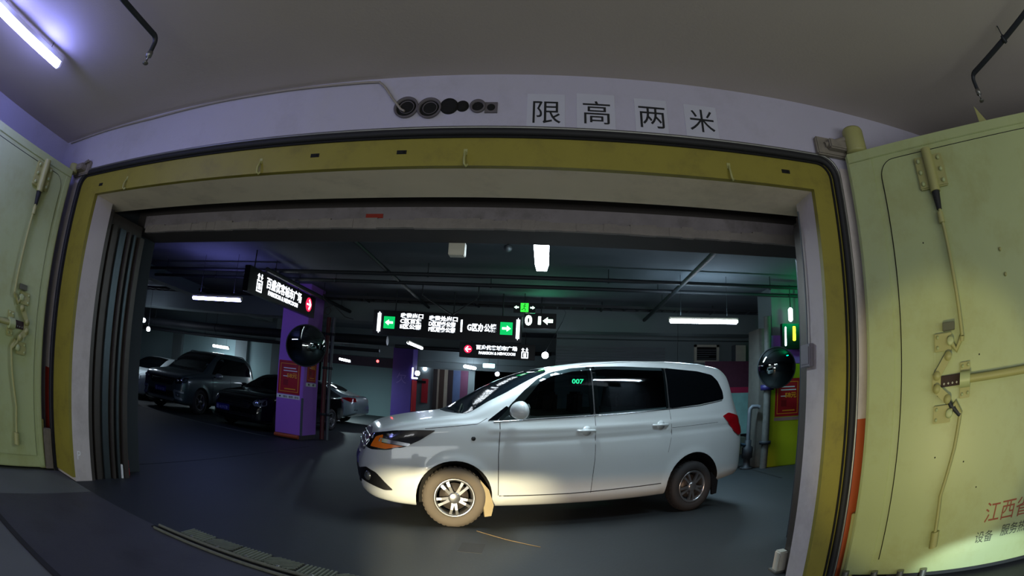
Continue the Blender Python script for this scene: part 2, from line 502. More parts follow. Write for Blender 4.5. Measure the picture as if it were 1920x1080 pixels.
# ---------------------------------------------------------------- blast door leaves
def leaf(kind):
    if kind == 'right':
        A = Vector((2.06, -0.06, 0)); d = Vector((0.65, -0.76, 0)).normalized(); n = Vector((-0.76, -0.65, 0)).normalized()
        lab = 'open yellow-green steel blast door leaf lit from below, standing by the paper signs side of the opening'
        H0, H1 = 0.05, 2.93
    else:
        A = Vector((-4.42, -0.15, 0)); d = Vector((0, -1, 0)); n = Vector((1, 0, 0))
        lab = 'open green-tinted steel blast door leaf under the blue ceiling tube'
        H0, H1 = 0.03, 2.87

    def P(s, t, z):
        return A + d * s + n * t + Vector((0, 0, z))

    root = thing('blast_door', lab, 'blast door', tuple(P(0.1, -0.1, 0)), group='blast door leaves')

    def lb(s0, s1, t0, t1, z0, z1, name=None, m=M_leaf, parent=root, bev=0.004, mb=None, label=None):
        b = MB().box((s0, t0, z0), (s1, t1, z1), bev)
        b.v = [tuple(P(*v)) for v in b.v]
        if mb is not None:
            mb.add(b.v, b.f)
            return mb
        return b.build(name, m, parent, label)

    def cyl(pts, r, name, m=M_leafd, parent=root, n_=10, mb=None):
        b = (mb or MB()).tube([P(*q) for q in pts], r, n_)
        return b if mb is not None else b.build(name, m, parent)

    lb(0.03, 3.2, -0.3, 0.0, H0, H1, 'leaf_slab', bev=0.012)
    # raised rim along the edges
    rim = MB()
    lb(0.05, 3.19, -0.01, 0.012, H1 - 0.075, H1 - 0.002, mb=rim)
    lb(0.05, 0.25 if kind == 'right' else 0.12, -0.01, 0.010, H0 + 0.02, H1 - 0.078, mb=rim)
    rim.build('edge_rim', M_leaf, root)
    # inner panel with rounded upper corner
    r = 0.12
    s0, z1_, z0_ = (0.31 if kind == 'right' else 0.17), H1 - 0.12, H0 + 0.12
    poly = [(s0, z0_), (3.1, z0_), (3.1, z1_)] + [(s0 + r - r * math.sin(a), z1_ - r + r * math.cos(a)) for a in [math.pi / 2 * k / 6 for k in range(7)]]
    pm = MB()
    nn = len(poly)
    pm.add([P(a, 0.0, b) for a, b in poly] + [P(a, 0.014, b) for a, b in poly],
           [tuple(range(nn)), tuple(range(nn, 2 * nn))] + [(i, (i + 1) % nn, nn + (i + 1) % nn, nn + i) for i in range(nn)])
    pm.build('inner_panel', M_leaf, root)
    seam = MB().tube([P(s0 - 0.006, 0.004, z0_)] + [P(s0 - 0.006, 0.004, z) for z in (0.8, 1.6, z1_ - r)] +
                     [P(s0 + r - (r + 0.006) * math.cos(a), 0.004, z1_ - r + (r + 0.006) * math.sin(a)) for a in [math.pi / 2 * k / 6 for k in range(1, 7)]] +
                     [P(s, 0.004, z1_ + 0.006) for s in (0.8, 1.6, 3.0)], 0.0035, 6)
    seam.build('panel_seam', M_dark, root)
    # upper rod guide: two bolt plates and a sleeve
    t0 = 0.014
    sc = 0.735 if kind == 'right' else 0.50
    tg = lb(sc - 0.125, sc + 0.125, t0, t0 + 0.03, 2.535, 2.765, 'guide_plate', M_leafd, bev=0.008)
    cyl([(sc, t0 + 0.045, 2.50), (sc, t0 + 0.045, 2.80)], 0.043, 'guide_sleeve', M_leafd, tg, 16)
    for a in (-0.09, 0.09):
        for b in (2.57, 2.65, 2.73):
            MB().lathe([(0.016, 0.0), (0.016, 0.012), (0.008, 0.017), (0.0005, 0.018)], P(sc + a, t0 + 0.03, b), n, 10).build('bolt', M_leaf, tg)
    MB().tube([P(sc, t0 + 0.045, 2.535), P(sc, t0 + 0.045, 2.38)], 0.02, 10, radii=[0.038, 0.022]).build('rod_boot', M_rubber, root, 'black rod boot')
    cyl([(sc, t0 + 0.045, 2.36), (sc + 0.003, t0 + 0.045, 2.29)], 0.026, 'rod_nut', M_leafd)
    cyl([(sc, t0 + 0.045, 2.42), (sc + 0.03, t0 + 0.045, 2.0), (sc + 0.07, t0 + 0.045, 1.58)], 0.0145, 'lock_rod')
    lk = thing_on(root, 'lock_linkage')
    # mechanism: two lug plates, toggles, clevis
    sm = 0.585 if kind == 'right' else 0.33
    for zc in (1.56, 1.12):
        a = MB()
        lb(sm - 0.01, sm + 0.13, t0, t0 + 0.028, zc - 0.055, zc + 0.055, mb=a)
        pl = a.build('lug_plate', M_leafd, lk)
        MB().lathe([(0.03, 0), (0.03, 0.05), (0.02, 0.055), (0.0005, 0.055)], P(sm + 0.12, t0, zc), n, 14).build('pivot', M_leaf, pl)
        for b in (-0.032, 0.032):
            MB().lathe([(0.012, 0), (0.012, 0.01), (0.0005, 0.013)], P(sm + 0.015, t0 + 0.028, zc + b), n, 8).build('bolt', M_leaf, pl)
    for (za, zb) in ((1.47, 1.36), (1.21, 1.28)):
        q = MB()
        p0, p1 = P(sm + 0.10, t0 + 0.04, za), P(sm + 0.01, t0 + 0.04, zb)
        dv = (p1 - p0).normalized()
        pv = n.cross(dv) * 0.028
        vs = [p0 + pv, p0 - pv, p1 - pv, p1 + pv]
        q.add(vs + [v + n * 0.02 for v in vs], [(0, 1, 2, 3), (4, 5, 6, 7), (0, 1, 5, 4), (1, 2, 6, 5), (2, 3, 7, 6), (3, 0, 4, 7)])
        q.lathe([(0.03, 0), (0.03, 0.026), (0.0005, 0.03)], p0, n, 14).lathe([(0.03, 0), (0.03, 0.026), (0.0005, 0.03)], p1, n, 14)
        q.build('toggle_arm', M_leafd, lk)
    lb(sm - 0.03, sm + 0.04, t0, t0 + 0.03, 1.27, 1.37, 'clevis', M_leafd, lk)
    lb(sm + 0.04, sm + 0.21, t0, t0 + 0.022, 1.285, 1.355, 'slot_housing', mat('rusty_slot', (58, 42, 36), 0.8), lk, label='dark rusty slot')
    for k in range(4):
        lb(sm + 0.06 + 0.035 * k, sm + 0.075 + 0.035 * k, t0 + 0.022, t0 + 0.034, 1.298, 1.312, 'slot_tooth', M_zinc, lk)
    a = lb(sm + 0.20, sm + 0.285, t0, t0 + 0.025, 1.2, 1.42, 'bracket_plate', M_leafd, lk)
    for (u_, v_) in ((0.22, 1.395), (0.268, 1.40), (0.22, 1.225), (0.268, 1.23)):
        MB().lathe([(0.011, 0), (0.011, 0.01), (0.0005, 0.013)], P(sm + u_, t0 + 0.025, v_), n, 8).build('bolt', M_leaf, a)
    cyl([(sm + 0.2, t0 + 0.05, 1.315), (sm + 0.285, t0 + 0.05, 1.313)], 0.05, 'bearing', M_leaf, lk, 18)
    cyl([(sm + 0.285, t0 + 0.05, 1.313), (sm + 0.9, t0 + 0.05, 1.3), (sm + 1.6, t0 + 0.05, 1.285)], 0.026, 'drive_shaft', M_leafd, lk, 14)
    lb(sm + 0.06, sm + 0.16, t0, t0 + 0.05, 1.625, 1.675, 'stop_block', mat('grey_block', (95, 96, 76), 0.8), lk)
    for zz, sg in ((1.56, 1), (1.12, -1)):
        q = MB()
        ln = [P(sm + 0.12, t0 + 0.03, zz), P(sm + 0.17, t0 + 0.03, zz - 0.06 * sg), P(sm + 0.215, t0 + 0.03, zz + 0.015 * sg)]
        q.tube(ln, 0.02, 8)
        q.build('rod_crank', M_leafd, lk)
    cyl([(sc + 0.07, t0 + 0.045, 1.58), (sm + 0.215, t0 + 0.035, 1.55)], 0.02, 'rod_joint', M_leafd, lk)
    # lower rod
    b0 = (sm + 0.02, t0 + 0.035, 1.25)
    cyl([b0, (sm + 0.1, t0 + 0.035, 1.22), (sm + 0.13, t0 + 0.035, 1.17), (sm + 0.215, t0 + 0.035, 1.1)], 0.017, 'bent_link', M_dpipe if kind == 'right' else M_leafd, lk)
    cyl([(sm + 0.215, t0 + 0.035, 1.12), (sm + 0.19, t0 + 0.035, 0.9), (sm + 0.13, t0 + 0.035, 0.6), (sm + 0.15, t0 + 0.035, 0.36)], 0.0145, 'lower_lock_rod')
    cyl([(sm + 0.15, t0 + 0.035, 0.36), (sm + 0.16, t0 + 0.035, 0.25)], 0.034, 'lower_sleeve')
    for (s_, z_) in ((1.215, 2.06), (1.235, 1.90)):
        MB().lathe([(0.013, 0), (0.013, 0.012), (0.006, 0.016), (0.0005, 0.016)], P(s_, t0, z_), n, 10).build('bolt', M_leafd, root)
    # hinge: knuckle on top and plates on the wall side
    if kind == 'right':
        hb = MB().lathe([(0.0005, 2.94), (0.085, 2.94), (0.088, 2.955), (0.088, 3.12), (0.08, 3.135), (0.0005, 3.135)], P(0.13, -0.06, 0), (0, 0, 1), 26)
    else:
        hb = MB().lathe([(0.0005, 2.88), (0.06, 2.88), (0.062, 2.89), (0.062, 2.96), (0.055, 2.97), (0.0005, 2.97)], P(-0.02, -0.1, 0), (0, 0, 1), 26)
    hb.build('hinge_knuckle', M_leafd, root)
    if kind == 'right':
        hp = MB().box((1.86, -0.05, 2.93), (2.16, 0.0, 3.07), 0.01).box((1.95, -0.11, 2.965), (2.12, -0.02, 3.04), 0.01)
        hp.tube([(1.93, -0.06, 3.0), (2.12, -0.1, 3.06)], 0.022, 8)
    else:
        hp = MB().box((-4.62, -0.05, 2.88), (-4.3, 0.0, 3.02), 0.01).box((-4.5, -0.14, 2.91), (-4.34, -0.02, 2.97), 0.01)
        hp.tube([(-4.45, -0.05, 2.99), (-4.3, -0.08, 3.0)], 0.015, 8)
    hp.build('hinge_bracket', mat('dirty_hinge', (128, 120, 108), 0.7, var=0.3, scale=20), root)
    lb(0.0, 0.1, -0.2, -0.02, 0.02, 0.5, 'lower_hinge', M_leafd)
    if kind == 'left':
        lb(-0.1, 0.02, -0.04, 0.0, 0.02, 0.42, 'lower_hinge_plate', mat('dirty_hinge', (128, 120, 108), 0.7))
    else:
        # painted lettering; reads outwards from the hinge side
        text_mb('江西省国', P(1.16, 0.0165, 0.375), d, (0, 0, 1), 0.15, 0.002, 'LEFT').build('lettering', mat('faded_red_print', (150, 78, 48), 0.6, var=0.25, scale=60), root, 'faded red stencilled lettering')
        M_fb = mat('faded_black_print', (70, 74, 52), 0.6, var=0.3, scale=60)
        text_mb('设备', P(1.12, 0.0165, 0.235), d, (0, 0, 1), 0.085, 0.002, 'LEFT').build('lettering', M_fb, root, 'small worn black lettering')
        text_mb('服务热线', P(1.36, 0.0165, 0.255), d, (0, 0, 1), 0.085, 0.002, 'LEFT').build('lettering', M_fb, root, 'small worn black lettering')
        for (s_, z_) in ((0.95, 1.45), (0.62, 0.85), (0.87, 0.8), (1.02, 0.62), (0.55, 2.2)):
            MB().lathe([(0.006, 0), (0.004, 0.002), (0.0005, 0.002)], P(s_, t0, z_), n, 8).build('rust_spot', M_dark, root)
        bt = MB()
        lb(0.4, 2.9, -0.29, -0.02, H0 - 0.03, H0 + 0.0, mb=bt)
        bt.build('bottom_seal', M_rubber, root)
        for s_ in (0.06, 0.3, 0.52, 0.72):
            cyl([(s_, 0.03, 0.02), (s_, 0.03, 0.09)], 0.03, 'foot_bolt', M_zinc)
    return root


def thing_on(root, name):
    o = bpy.data.objects.new(name, None)
    COL.objects.link(o)
    o.empty_display_size = 0.05
    o.parent = root
    ORG[o.name] = ORG[root.name]
    return o


# a part needs geometry of its own, so the linkage hangs on its base plate
def thing_on(root, name):
    right = root.location.x > 0
    if right:
        A = Vector((2.06, -0.06, 0)); d = Vector((0.65, -0.76, 0)).normalized(); n = Vector((-0.76, -0.65, 0)).normalized(); s = 0.585
    else:
        A = Vector((-4.42, -0.15, 0)); d = Vector((0, -1, 0)); n = Vector((1, 0, 0)); s = 0.33
    b = MB().box((s - 0.02, 0.012, 1.06), (s + 0.0, 0.018, 1.62))
    b.v = [tuple(A + d * v[0] + n * v[1] + Vector((0, 0, v[2]))) for v in b.v]
    return b.build(name, M_leaf, root)


leaf('right')
leaf('left')
tag(MB().prism([(0, 0), (0.1, 0.0), (0.0, 0.16)], (2.98, -1.02, 2.93), (0.65, -0.76, 0), (0, 0, 1), 0.01).build('gusset_plate', M_leafd), 'small triangular steel gusset standing on top of the lit blast door leaf', 'bracket')


# ---------------------------------------------------------------- lamps
def tube_lamp(name, label, p0, p1, m, group, r=0.016, power=0, color=(0.8, 0.9, 1), hang=None, twin=False, body=True):
    p0, p1 = Vector(p0), Vector(p1)
    mid = (p0 + p1) / 2
    d = (p1 - p0).normalized()
    side = d.cross(Vector((0, 0, 1))).normalized()
    t = thing(name, label, 'lamp', tuple(mid + Vector((0, 0, 0.05))), group=group)
    ln = (p1 - p0).length

    def bx(mb, a0, a1, s0, s1, z0, z1):
        vs = []
        for z in (z0, z1):
            for (a, s) in ((a0, s0), (a1, s0), (a1, s1), (a0, s1)):
                vs.append(p0 + d * a + side * s + Vector((0, 0, z)))
        return mb.add(vs, [(0, 3, 2, 1), (4, 5, 6, 7), (0, 1, 5, 4), (1, 2, 6, 5), (2, 3, 7, 6), (3, 0, 4, 7)])
    if body:
        bm_ = bx(MB(), -0.02, ln + 0.02, -0.03, 0.03, 0.025, 0.06)
        bx(bm_, -0.03, -0.005, -0.025, 0.025, -0.02, 0.05)
        bx(bm_, ln + 0.005, ln + 0.03, -0.025, 0.025, -0.02, 0.05)
        bm_.build('housing', M_cream, t)
    offs = (-0.035, 0.035) if twin else (0,)
    for s in offs:
        MB().tube([p0 + side * s, p1 + side * s], r, 12).build('tube', m, t)
    if hang:
        for a in (0.15 * ln, 0.85 * ln):
            q = p0 + d * a
            MB().tube([q + Vector((0, 0, 0.06)), Vector((q.x, q.y, hang))], 0.004, 5).build('hanger', M_dpipe, t)
    if power:
        area_light('lamp_glow_fill', tuple(mid - Vector((0, 0, 0.04))), tuple(mid - Vector((0, 0, 1))), ln if abs(d.x) > 0.5 else 0.08, 0.08 if abs(d.x) > 0.5 else ln, power, color)
    return t


GC = 3.5
tube_lamp('tube_lamp', 'blue-white tube lamp on the ceiling above the green-tinted door leaf', (-3.64, -1.37, 3.24), (-3.66, -2.6, 3.24), M_tubeb, 'ceiling tubes', r=0.034, power=5, color=(0.3, 0.36, 1.0), hang=CZ)
for y_ in (-1.65, -2.4):
    d_ = bpy.data.lights.new('tube_bare_glow', 'POINT')
    d_.energy, d_.color, d_.shadow_soft_size = 9.0, (0.2, 0.24, 1.0), 0.05
    o = bpy.data.objects.new('tube_bare_glow', d_)
    COL.objects.link(o)
    o.location = (-3.58, y_, 3.15)
tube_lamp('tube_lamp', 'bright white tube lamp above the van tailgate, seen broadside', (2.12, 5.9, 2.7), (3.36, 5.87, 2.7), M_tube, 'garage tubes', r=0.042, power=70, color=(0.5, 0.8, 1.0), hang=GC)
tube_lamp('tube_lamp', 'violet-haloed tube lamp beside the sign with the red arrow disc', (-6.75, 5.36, 2.64), (-5.48, 5.3, 2.64), M_tubeb, 'garage tubes', r=0.036, power=6, color=(0.15, 0.4, 1.0), hang=GC)
tube_lamp('tube_lamp', 'tilted-looking tube lamp right below the long direction board', (-3.74, 11.4, 2.7), (-3.69, 12.9, 2.7), M_tube, 'garage tubes', r=0.04, power=16, color=(0.55, 0.62, 1.0), hang=GC)
tube_lamp('tube_lamp', 'small tube lamp on the back wall above the parked suv', (-11.95, 13.4, 2.2), (-11.2, 13.4, 2.18), M_tube, 'garage tubes', r=0.05, power=60, color=(0.75, 0.95, 1.0), hang=GC)
tube_lamp('tube_lamp', 'small tube lamp above the white sedan behind the purple column', (-8.44, 18.0, 2.46), (-7.95, 18.0, 2.4), M_tube, 'garage tubes', r=0.05, power=260, color=(0.7, 0.95, 1.0), hang=GC)
tube_lamp('tube_lamp', 'short tube lamp deep in the aisle, left of the cyan lit box', (-3.45, 20.4, 2.68), (-3.15, 21.5, 2.68), M_tube, 'garage tubes', r=0.07, power=20, color=(0.7, 0.9, 1.0), hang=GC)
# the brightest one, twin tube seen end-on
nl = thing('batten_lamp', 'brightest twin tube lamp under the ceiling seen end-on above the van windscreen', 'lamp', (-0.075, 2.4, 2.8))
LY0, LY1, LZ = 1.96, 2.84, 2.75
MB().box((-0.15, LY0, LZ + 0.04), (0.0, LY1, LZ + 0.08), 0.004).build('housing', M_cream, nl)
MB().add([(-0.15, LY0, LZ + 0.04), (0.0, LY0, LZ + 0.04), (-0.02, LY0, LZ - 0.03), (-0.13, LY0, LZ - 0.03), (-0.15, LY1, LZ + 0.04), (0.0, LY1, LZ + 0.04), (-0.02, LY1, LZ - 0.03), (-0.13, LY1, LZ - 0.03)],
         [(0, 1, 2, 3), (4, 5, 6, 7), (0, 1, 5, 4), (1, 2, 6, 5), (2, 3, 7, 6), (3, 0, 4, 7)]).build('diffuser', glow('lit_diffuser', (235, 245, 255), 22), nl)
for y in (2.1, 2.7):
    MB().tube([(-0.075, y, LZ + 0.08), (-0.075, y, GC)], 0.006, 6).build('hanger', M_dpipe, nl)
area_light('lamp_glow_fill', (-0.075, 2.4, LZ - 0.05), (-0.075, 2.4, 0), 0.12, 0.9, 55, (0.72, 0.9, 1.0))
tube_lamp('tube_lamp', 'added white fill tube that brightens the van side, unseen behind the dark beam', (1.8, 1.56, 2.84), (2.95, 1.56, 2.84), M_tube, 'garage tubes', r=0.02, power=28, color=(0.68, 0.88, 1.0), hang=GC)  # unseen tube added behind the beam to brighten the van side
# upward spill on the garage ceiling from the bare tubes
area_light('tube_upglow', (2.75, 5.9, 2.8), (2.75, 5.9, 4), 1.2, 0.1, 9, (0.6, 0.85, 1.0))
area_light('tube_upglow', (-6.1, 5.3, 2.76), (-6.1, 5.3, 4), 1.2, 0.1, 6, (0.3, 0.28, 1.0))


def dot_lamp(label, p, r, m=M_tube, group='far lamps of the garage', cord=None, cat='lamp', flat=1.0):
    t = thing('round_lamp', label, cat, tuple(p), group=group)
    prof = [(0.0005, -r)] + [(r * math.sin(a), -r * math.cos(a)) for a in [math.pi * k / 8 for k in range(1, 8)]] + [(0.0005, r)]
    MB().lathe(prof, p, (0, 0, 1), 16).build('bulb', m, t)
    top = cord if cord else (p[0], p[1], GC)
    MB().tube([(p[0], p[1], p[2] + r), top], 0.006, 5).build('cord', M_dpipe, t)
    return t


dot_lamp('round white lamp just over the front of the van roof', (0.0, 9.0, 2.335), 0.075, cord=(0.35, 9.0, 3.1))
dot_lamp('round white lamp above the lifted end of the van roof, left of the framed opening', (3.2, 9.6, 2.13), 0.05)
dot_lamp('tiny white lamp right of the second purple column', (-5.6, 22.0, 2.53), 0.09)
dot_lamp('tiny white lamp in the dark aisle just above the van windscreen', (-1.9, 19.0, 2.35), 0.09)
dot_lamp('red signal lamp on the wall left of the second purple column', (-7.2, 19.5, 2.58), 0.06, M_redlamp)
for i, (x, z) in enumerate(((-12.3, 2.2), (-11.87, 2.43), (-11.83, 2.2))):
    dot_lamp(('white lamp low against the dark post by the shutter rail', 'white lamp topmost of the three by the shutter rail', 'white lamp under the topmost one by the shutter rail')[i], (x, 9.0 + 0.25 * (i == 2), z), 0.07)
area_light('lamp_glow_fill', (-11.85, 8.7, 2.1), (-12.2, 9.6, 0.8), 0.2, 0.2, 14, (0.8, 0.9, 1.0))  # fill added beside the round lamps to brighten the white car
t = thing('lit_box', 'cyan-white lit box sign deep in the aisle', 'sign', (-2.35, 19.8, 2.7))
MB().box((-2.6, 19.8, 2.64), (-2.1, 19.9, 2.82), 0.02).build('face', M_cyanlit, t)
MB().tube([(-2.35, 19.85, 2.82), (-2.35, 19.85, GC)], 0.01, 5).build('hanger', M_dpipe, t)

# ---------------------------------------------------------------- front-room ceiling pipes
for (x, lab, ya) in ((-2.49, 'dark ceiling sprinkler pipe with drop head near the blue tube lamp', -1.1), (2.92, 'dark ceiling sprinkler pipe with drop head above the lit door leaf', -1.18)):
    t = thing('sprinkler_pipe', lab, 'pipe', (x, ya, 3.25), group='sprinkler pipes')
    pts = [(x, -5, 3.25), (x, -2.5, 3.25), (x, ya - 0.05, 3.25)] + [(x, ya - 0.05 + 0.05 * math.sin(a), 3.2 + 0.05 * math.cos(a)) for a in (0.4, 0.8, 1.2, 1.57)] + [(x, ya, 3.12)]
    MB().tube(pts, 0.02, 10).build('pipe', M_dpipe, t)
    MB().lathe([(0.0005, 3.04), (0.024, 3.04), (0.024, 3.045), (0.008, 3.05), (0.008, 3.09), (0.026, 3.095), (0.026, 3.13), (0.0005, 3.131)], (x, ya, 0), (0, 0, 1), 12).build('sprinkler_head', M_zinc, t)
    for y in (-1.75, -3.4):
        MB().tube([(x, y, 3.36), (x, y, 3.23)], 0.006, 6).lathe([(0.023, -0.015), (0.03, -0.015), (0.03, 0.015), (0.023, 0.015)], (x, y, 3.25), (0, 1, 0), 14).build('clamp', M_dpipe, t)

# ---------------------------------------------------------------- shutter slot, rails
struct(MB().box((-4.5, 1.0, 2.582), (2.6, 1.38, 3.2)), 'beam_shutter', M_brown)
lip = MB()
for k in range(60):
    x0 = -4.1 + k * (6.3 / 60)
    h = 0.02 + 0.022 * random.random()
    lip.box((x0, 0.965 - 0.012 * random.random(), 2.585 - h * 0.3), (x0 + 6.3 / 60, 1.0, 2.62 + h))
b = lip.build('plaster_lip', M_concr)
b['kind'] = 'structure'
b['label'] = 'rough plaster lip along the beam'
struct(MB().box((-4.15, 0.985, 2.63), (2.3, 1.0, 2.76)), 'trim_1', mat('grey_fascia', (134, 126, 130), 0.5, var=0.3, scale=5, bump=0.2, stain=(84, 76, 70), stain_amt=0.7, stain_scale=3))
struct(MB().box((-4.5, 0.535, 3.1), (2.6, 1.0, 3.2)), 'slot_roof', M_gdark)
MB_red = MB().box((-1.48, 0.978, 2.665), (-1.33, 0.985, 2.70))
tag(MB_red.build('red_tag', M_redp), 'small red tag stuck on the grey fascia over the opening', 'tag')
gr = thing('guide_rail', 'dark ribbed steel shutter guide rail beside the striped corner guard', 'shutter rail', (-4.1, 0.6, 0), group='shutter guide rails')
MB().box((-4.3, 0.31, 0), (-4.075, 0.37, 2.62)).build('flange', M_steel, gr)
MB().box((-4.3, 0.37, 0), (-4.13, 0.95, 2.62)).build('back_plate', M_steel, gr)
for y0, y1, xx, m in ((0.42, 0.5, -4.09, M_steel), (0.56, 0.66, -4.10, M_steel2), (0.7, 0.74, -4.085, M_steel), (0.79, 0.83, -4.09, M_steel2), (0.89, 0.97, -4.08, M_steel)):
    MB().box((-4.14, y0, 0), (xx, y1, 2.5), 0.003).build('rib', m, gr)
gr = thing('guide_rail', 'dark steel shutter guide rail behind the white reveal with the small junction box', 'shutter rail', (1.9, 0.45, 0), group='shutter guide rails')
MB().box((1.82, 0.31, 0), (2.3, 0.4, 2.6)).build('flange', M_steel, gr)
MB().box((1.87, 0.4, 0), (2.3, 0.55, 2.6)).build('back_plate', M_brown, gr)
MB().box((1.84, 0.42, 0), (1.87, 0.5, 2.55)).build('rib', M_steel, gr)
t = thing('junction_box', 'small grey junction box fixed on the white reveal beside the lit door leaf', 'junction box', (1.77, 0.25, 1.52))
MB().box((1.755, 0.2, 1.51), (1.79, 0.345, 1.665), 0.005).build('housing', mat('box_grey', (110, 104, 112), 0.6), t)
MB().box((1.75, 0.215, 1.53), (1.757, 0.33, 1.645), 0.002).build('lid', mat('box_grey', (110, 104, 112), 0.6), t)
MB().tube([(1.775, 0.27, 1.665), (1.775, 0.27, 2.6)], 0.006, 6).build('conduit', M_pipe, t)
t = thing('rail_shoe', 'small cream metal shoe at the foot of the shutter rail beside the lit door leaf', 'rail shoe', (1.79, 0.5, 0))
MB().box((1.76, 0.42, 0.0), (1.84, 0.52, 0.17), 0.01).build('body', M_cream, t)
MB().box((1.74, 0.4, 0.0), (1.86, 0.54, 0.015), 0.002).build('base_plate', M_zinc, t)
# striped corner guard at the shutter rail foot
t = thing('corner_guard', 'leaning red and yellow striped corner guard at the foot of the shutter rail', 'corner guard', (-4.2, 1.02, 0))
for k in range(9):
    z0, z1 = 0.09 * k, 0.09 * (k + 1)
    xo = -0.09 * (k / 9.0) ** 1.2
    MB().box((-4.18 + xo - 0.05, 0.98, z0), (-4.18 + xo + 0.02, 1.06, z1 - 0.002), 0.006).build('stripe', M_yellow if k in (4, 6, 8) or k == 7 and False else M_red, t)
t2 = MB().box((-4.11, 0.84, 0.0), (-4.085, 0.87, 0.15), 0.003)
tag(t2.build('white_post', M_whitep), 'short white marker strip standing beside the striped corner guard', 'marker')

# ---------------------------------------------------------------- garage shell
struct(MB().box((-22, 0.02, -0.1), (14, 45, 0)), 'floor_garage', M_gfloor)
struct(MB().box((-22, 1.38, GC), (14, 45, GC + 0.3)), 'ceiling_garage', M_gceil)
struct(MB().box((-22, 0.3, 0), (-4.3, 1.38, GC + 0.2)), 'wall_garage_near', M_gdark)
struct(MB().box((2.3, 0.3, 0), (14, 1.38, GC + 0.2)), 'wall_garage_near_right', M_gdark)
struct(MB().box((-22.2, 0.3, 0), (-22, 45, GC)), 'wall_garage_left', M_gwall2)
struct(MB().box((14, 0.3, 0), (14.2, 45, GC)), 'wall_garage_right', M_gwall2)
struct(MB().box((-22, 45, 0), (14, 45.2, GC)), 'wall_garage_far', M_gdark)
for i, (y, zb, h) in enumerate(((9.6, 2.98, 0.5), (15.5, 2.95, 0.5), (21.5, 2.9, 0.5), (28.0, 2.9, 0.5))):
    struct(MB().box((-22, y, zb), (14, y + 0.55, GC)), 'beam_%d' % (i + 1), M_gbeam)
struct(MB().box((-9.5, 1.38, 3.2), (-9.1, 45, GC)), 'beam_7', M_gbeam)
# back wall behind the parked cars with flat pilasters
wb = struct(MB().box((-22, 14.3, 0), (-8.9, 14.5, GC)), 'wall_parking', M_gwall)
for x in (-17.5, -14.6, -11.1, -9.4):
    MB().box((x - 0.28, 14.15, 0), (x + 0.28, 14.3, GC)).build('pilaster', M_gwall2, wb)
struct(MB().box((-22, 13.0, 2.5), (-8.9, 13.35, GC)), 'beam_8', M_gbeam)
ww = struct(MB().box((-11.5, 23, 0), (-7.35, 23.2, 2.48)), 'wall_teal', M_gwall)
MB().box((-11.5, 22.9, 2.48), (-7.3, 23.25, GC)).build('lintel', mat('maroon_fascia', (92, 78, 92), 0.8), ww)
struct(MB().box((-7.35, 23, 0), (-7.25, 23.2, 2.5)), 'trim_2', M_gwall)
# right-hand block behind the van
wr = struct(MB().box((0.28, 11.0, 0), (14, 11.2, GC)), 'wall_plant_room', M_gwall2)
MB().box((0.28, 10.7, 2.95), (14, 11.0, GC)).build('fascia', M_gbeam, wr)
for k in range(8):
    z = 2.2 + 0.075 * k
    MB().box((0.3, 10.965, z), (3.2, 11.0, z + 0.045)).build('slat', M_pipe, wr)
wn = MB().box((4.02, 10.93, 2.42), (4.09, 11, 2.86)).box((4.68, 10.93, 2.42), (4.75, 11, 2.86)).box((4.02, 10.93, 2.38), (4.75, 11, 2.44)).box((4.02, 10.93, 2.8), (4.75, 11, 2.86))
t = thing('wall_louvre', 'pale framed louvre opening high on the wall above the van roof', 'vent', (4.38, 10.95, 2.38))
wn.build('frame', M_cream, t)
MB().box((4.09, 10.97, 2.44), (4.68, 10.99, 2.8)).build('opening', M_dark, t)
for k in range(5):
    MB().box((4.09, 10.945, 2.47 + 0.06 * k), (4.68 if k != 1 else 4.45, 10.97, 2.49 + 0.06 * k)).build('blade', M_pipe, t)
# far block beyond the second column
wd = struct(MB().box((-5.95, 22.0, 0), (-3.2, 22.2, 2.6)), 'wall_lobby', M_gwall2)
MB().box((-6.2, 21.9, 2.6), (14, 22.3, GC)).build('lintel', M_gbeam, wd)
MB().box((-5.7, 21.93, 0.9), (-5.4, 22.0, 2.05)).build('red_panel', M_red, wd, 'red notice panel')
MB().box((-5.98, 21.9, 1.83), (-5.5, 21.96, 1.95)).build('dark_plate', M_dark, wd)
for (x0, x1, rgb) in ((-5.15, -4.95, (50, 42, 40)), (-4.95, -4.86, (150, 140, 125)), (-4.86, -4.62, (60, 44, 34)), (-4.62, -4.45, (150, 112, 70)), (-4.45, -4.2, (40, 30, 34)), (-4.2, -3.85, (76, 92, 128)), (-3.85, -3.5, (94, 50, 78))):
    MB().box((x0, 21.9 + 0.02 * random.random(), 0), (x1, 22.0, 2.55)).build('panel', mat('door_panel_%d' % rgb[0], rgb, 0.5), wd)
MB().box((-4.2, 21.86, 0.0), (-3.7, 21.9, 0.95)).build('blue_board', mat('blue_board', (70, 110, 150), 0.5), wd)
struct(MB().box((-1.0, 26, 0), (14, 26.2, GC)), 'wall_aisle_end', M_gdark)


# ---------------------------------------------------------------- ceiling services
def pipe(label, pts, r, m=M_dpipe, name='ceiling_pipe', cat='pipe', hang=(), group='ceiling pipes'):
    t = thing(name, label, cat, pts[0], group=group)
    MB().tube(pts, r, 8).build('pipe', m, t)
    for q in hang:
        MB().tube([q, (q[0], q[1], GC)], 0.008, 5).lathe([(r, -0.015), (r + 0.008, -0.015), (r + 0.008, 0.015), (r, 0.015)], q, (Vector(pts[-1]) - Vector(pts[0])).normalized(), 10).build('hanger', m, t)
    return t


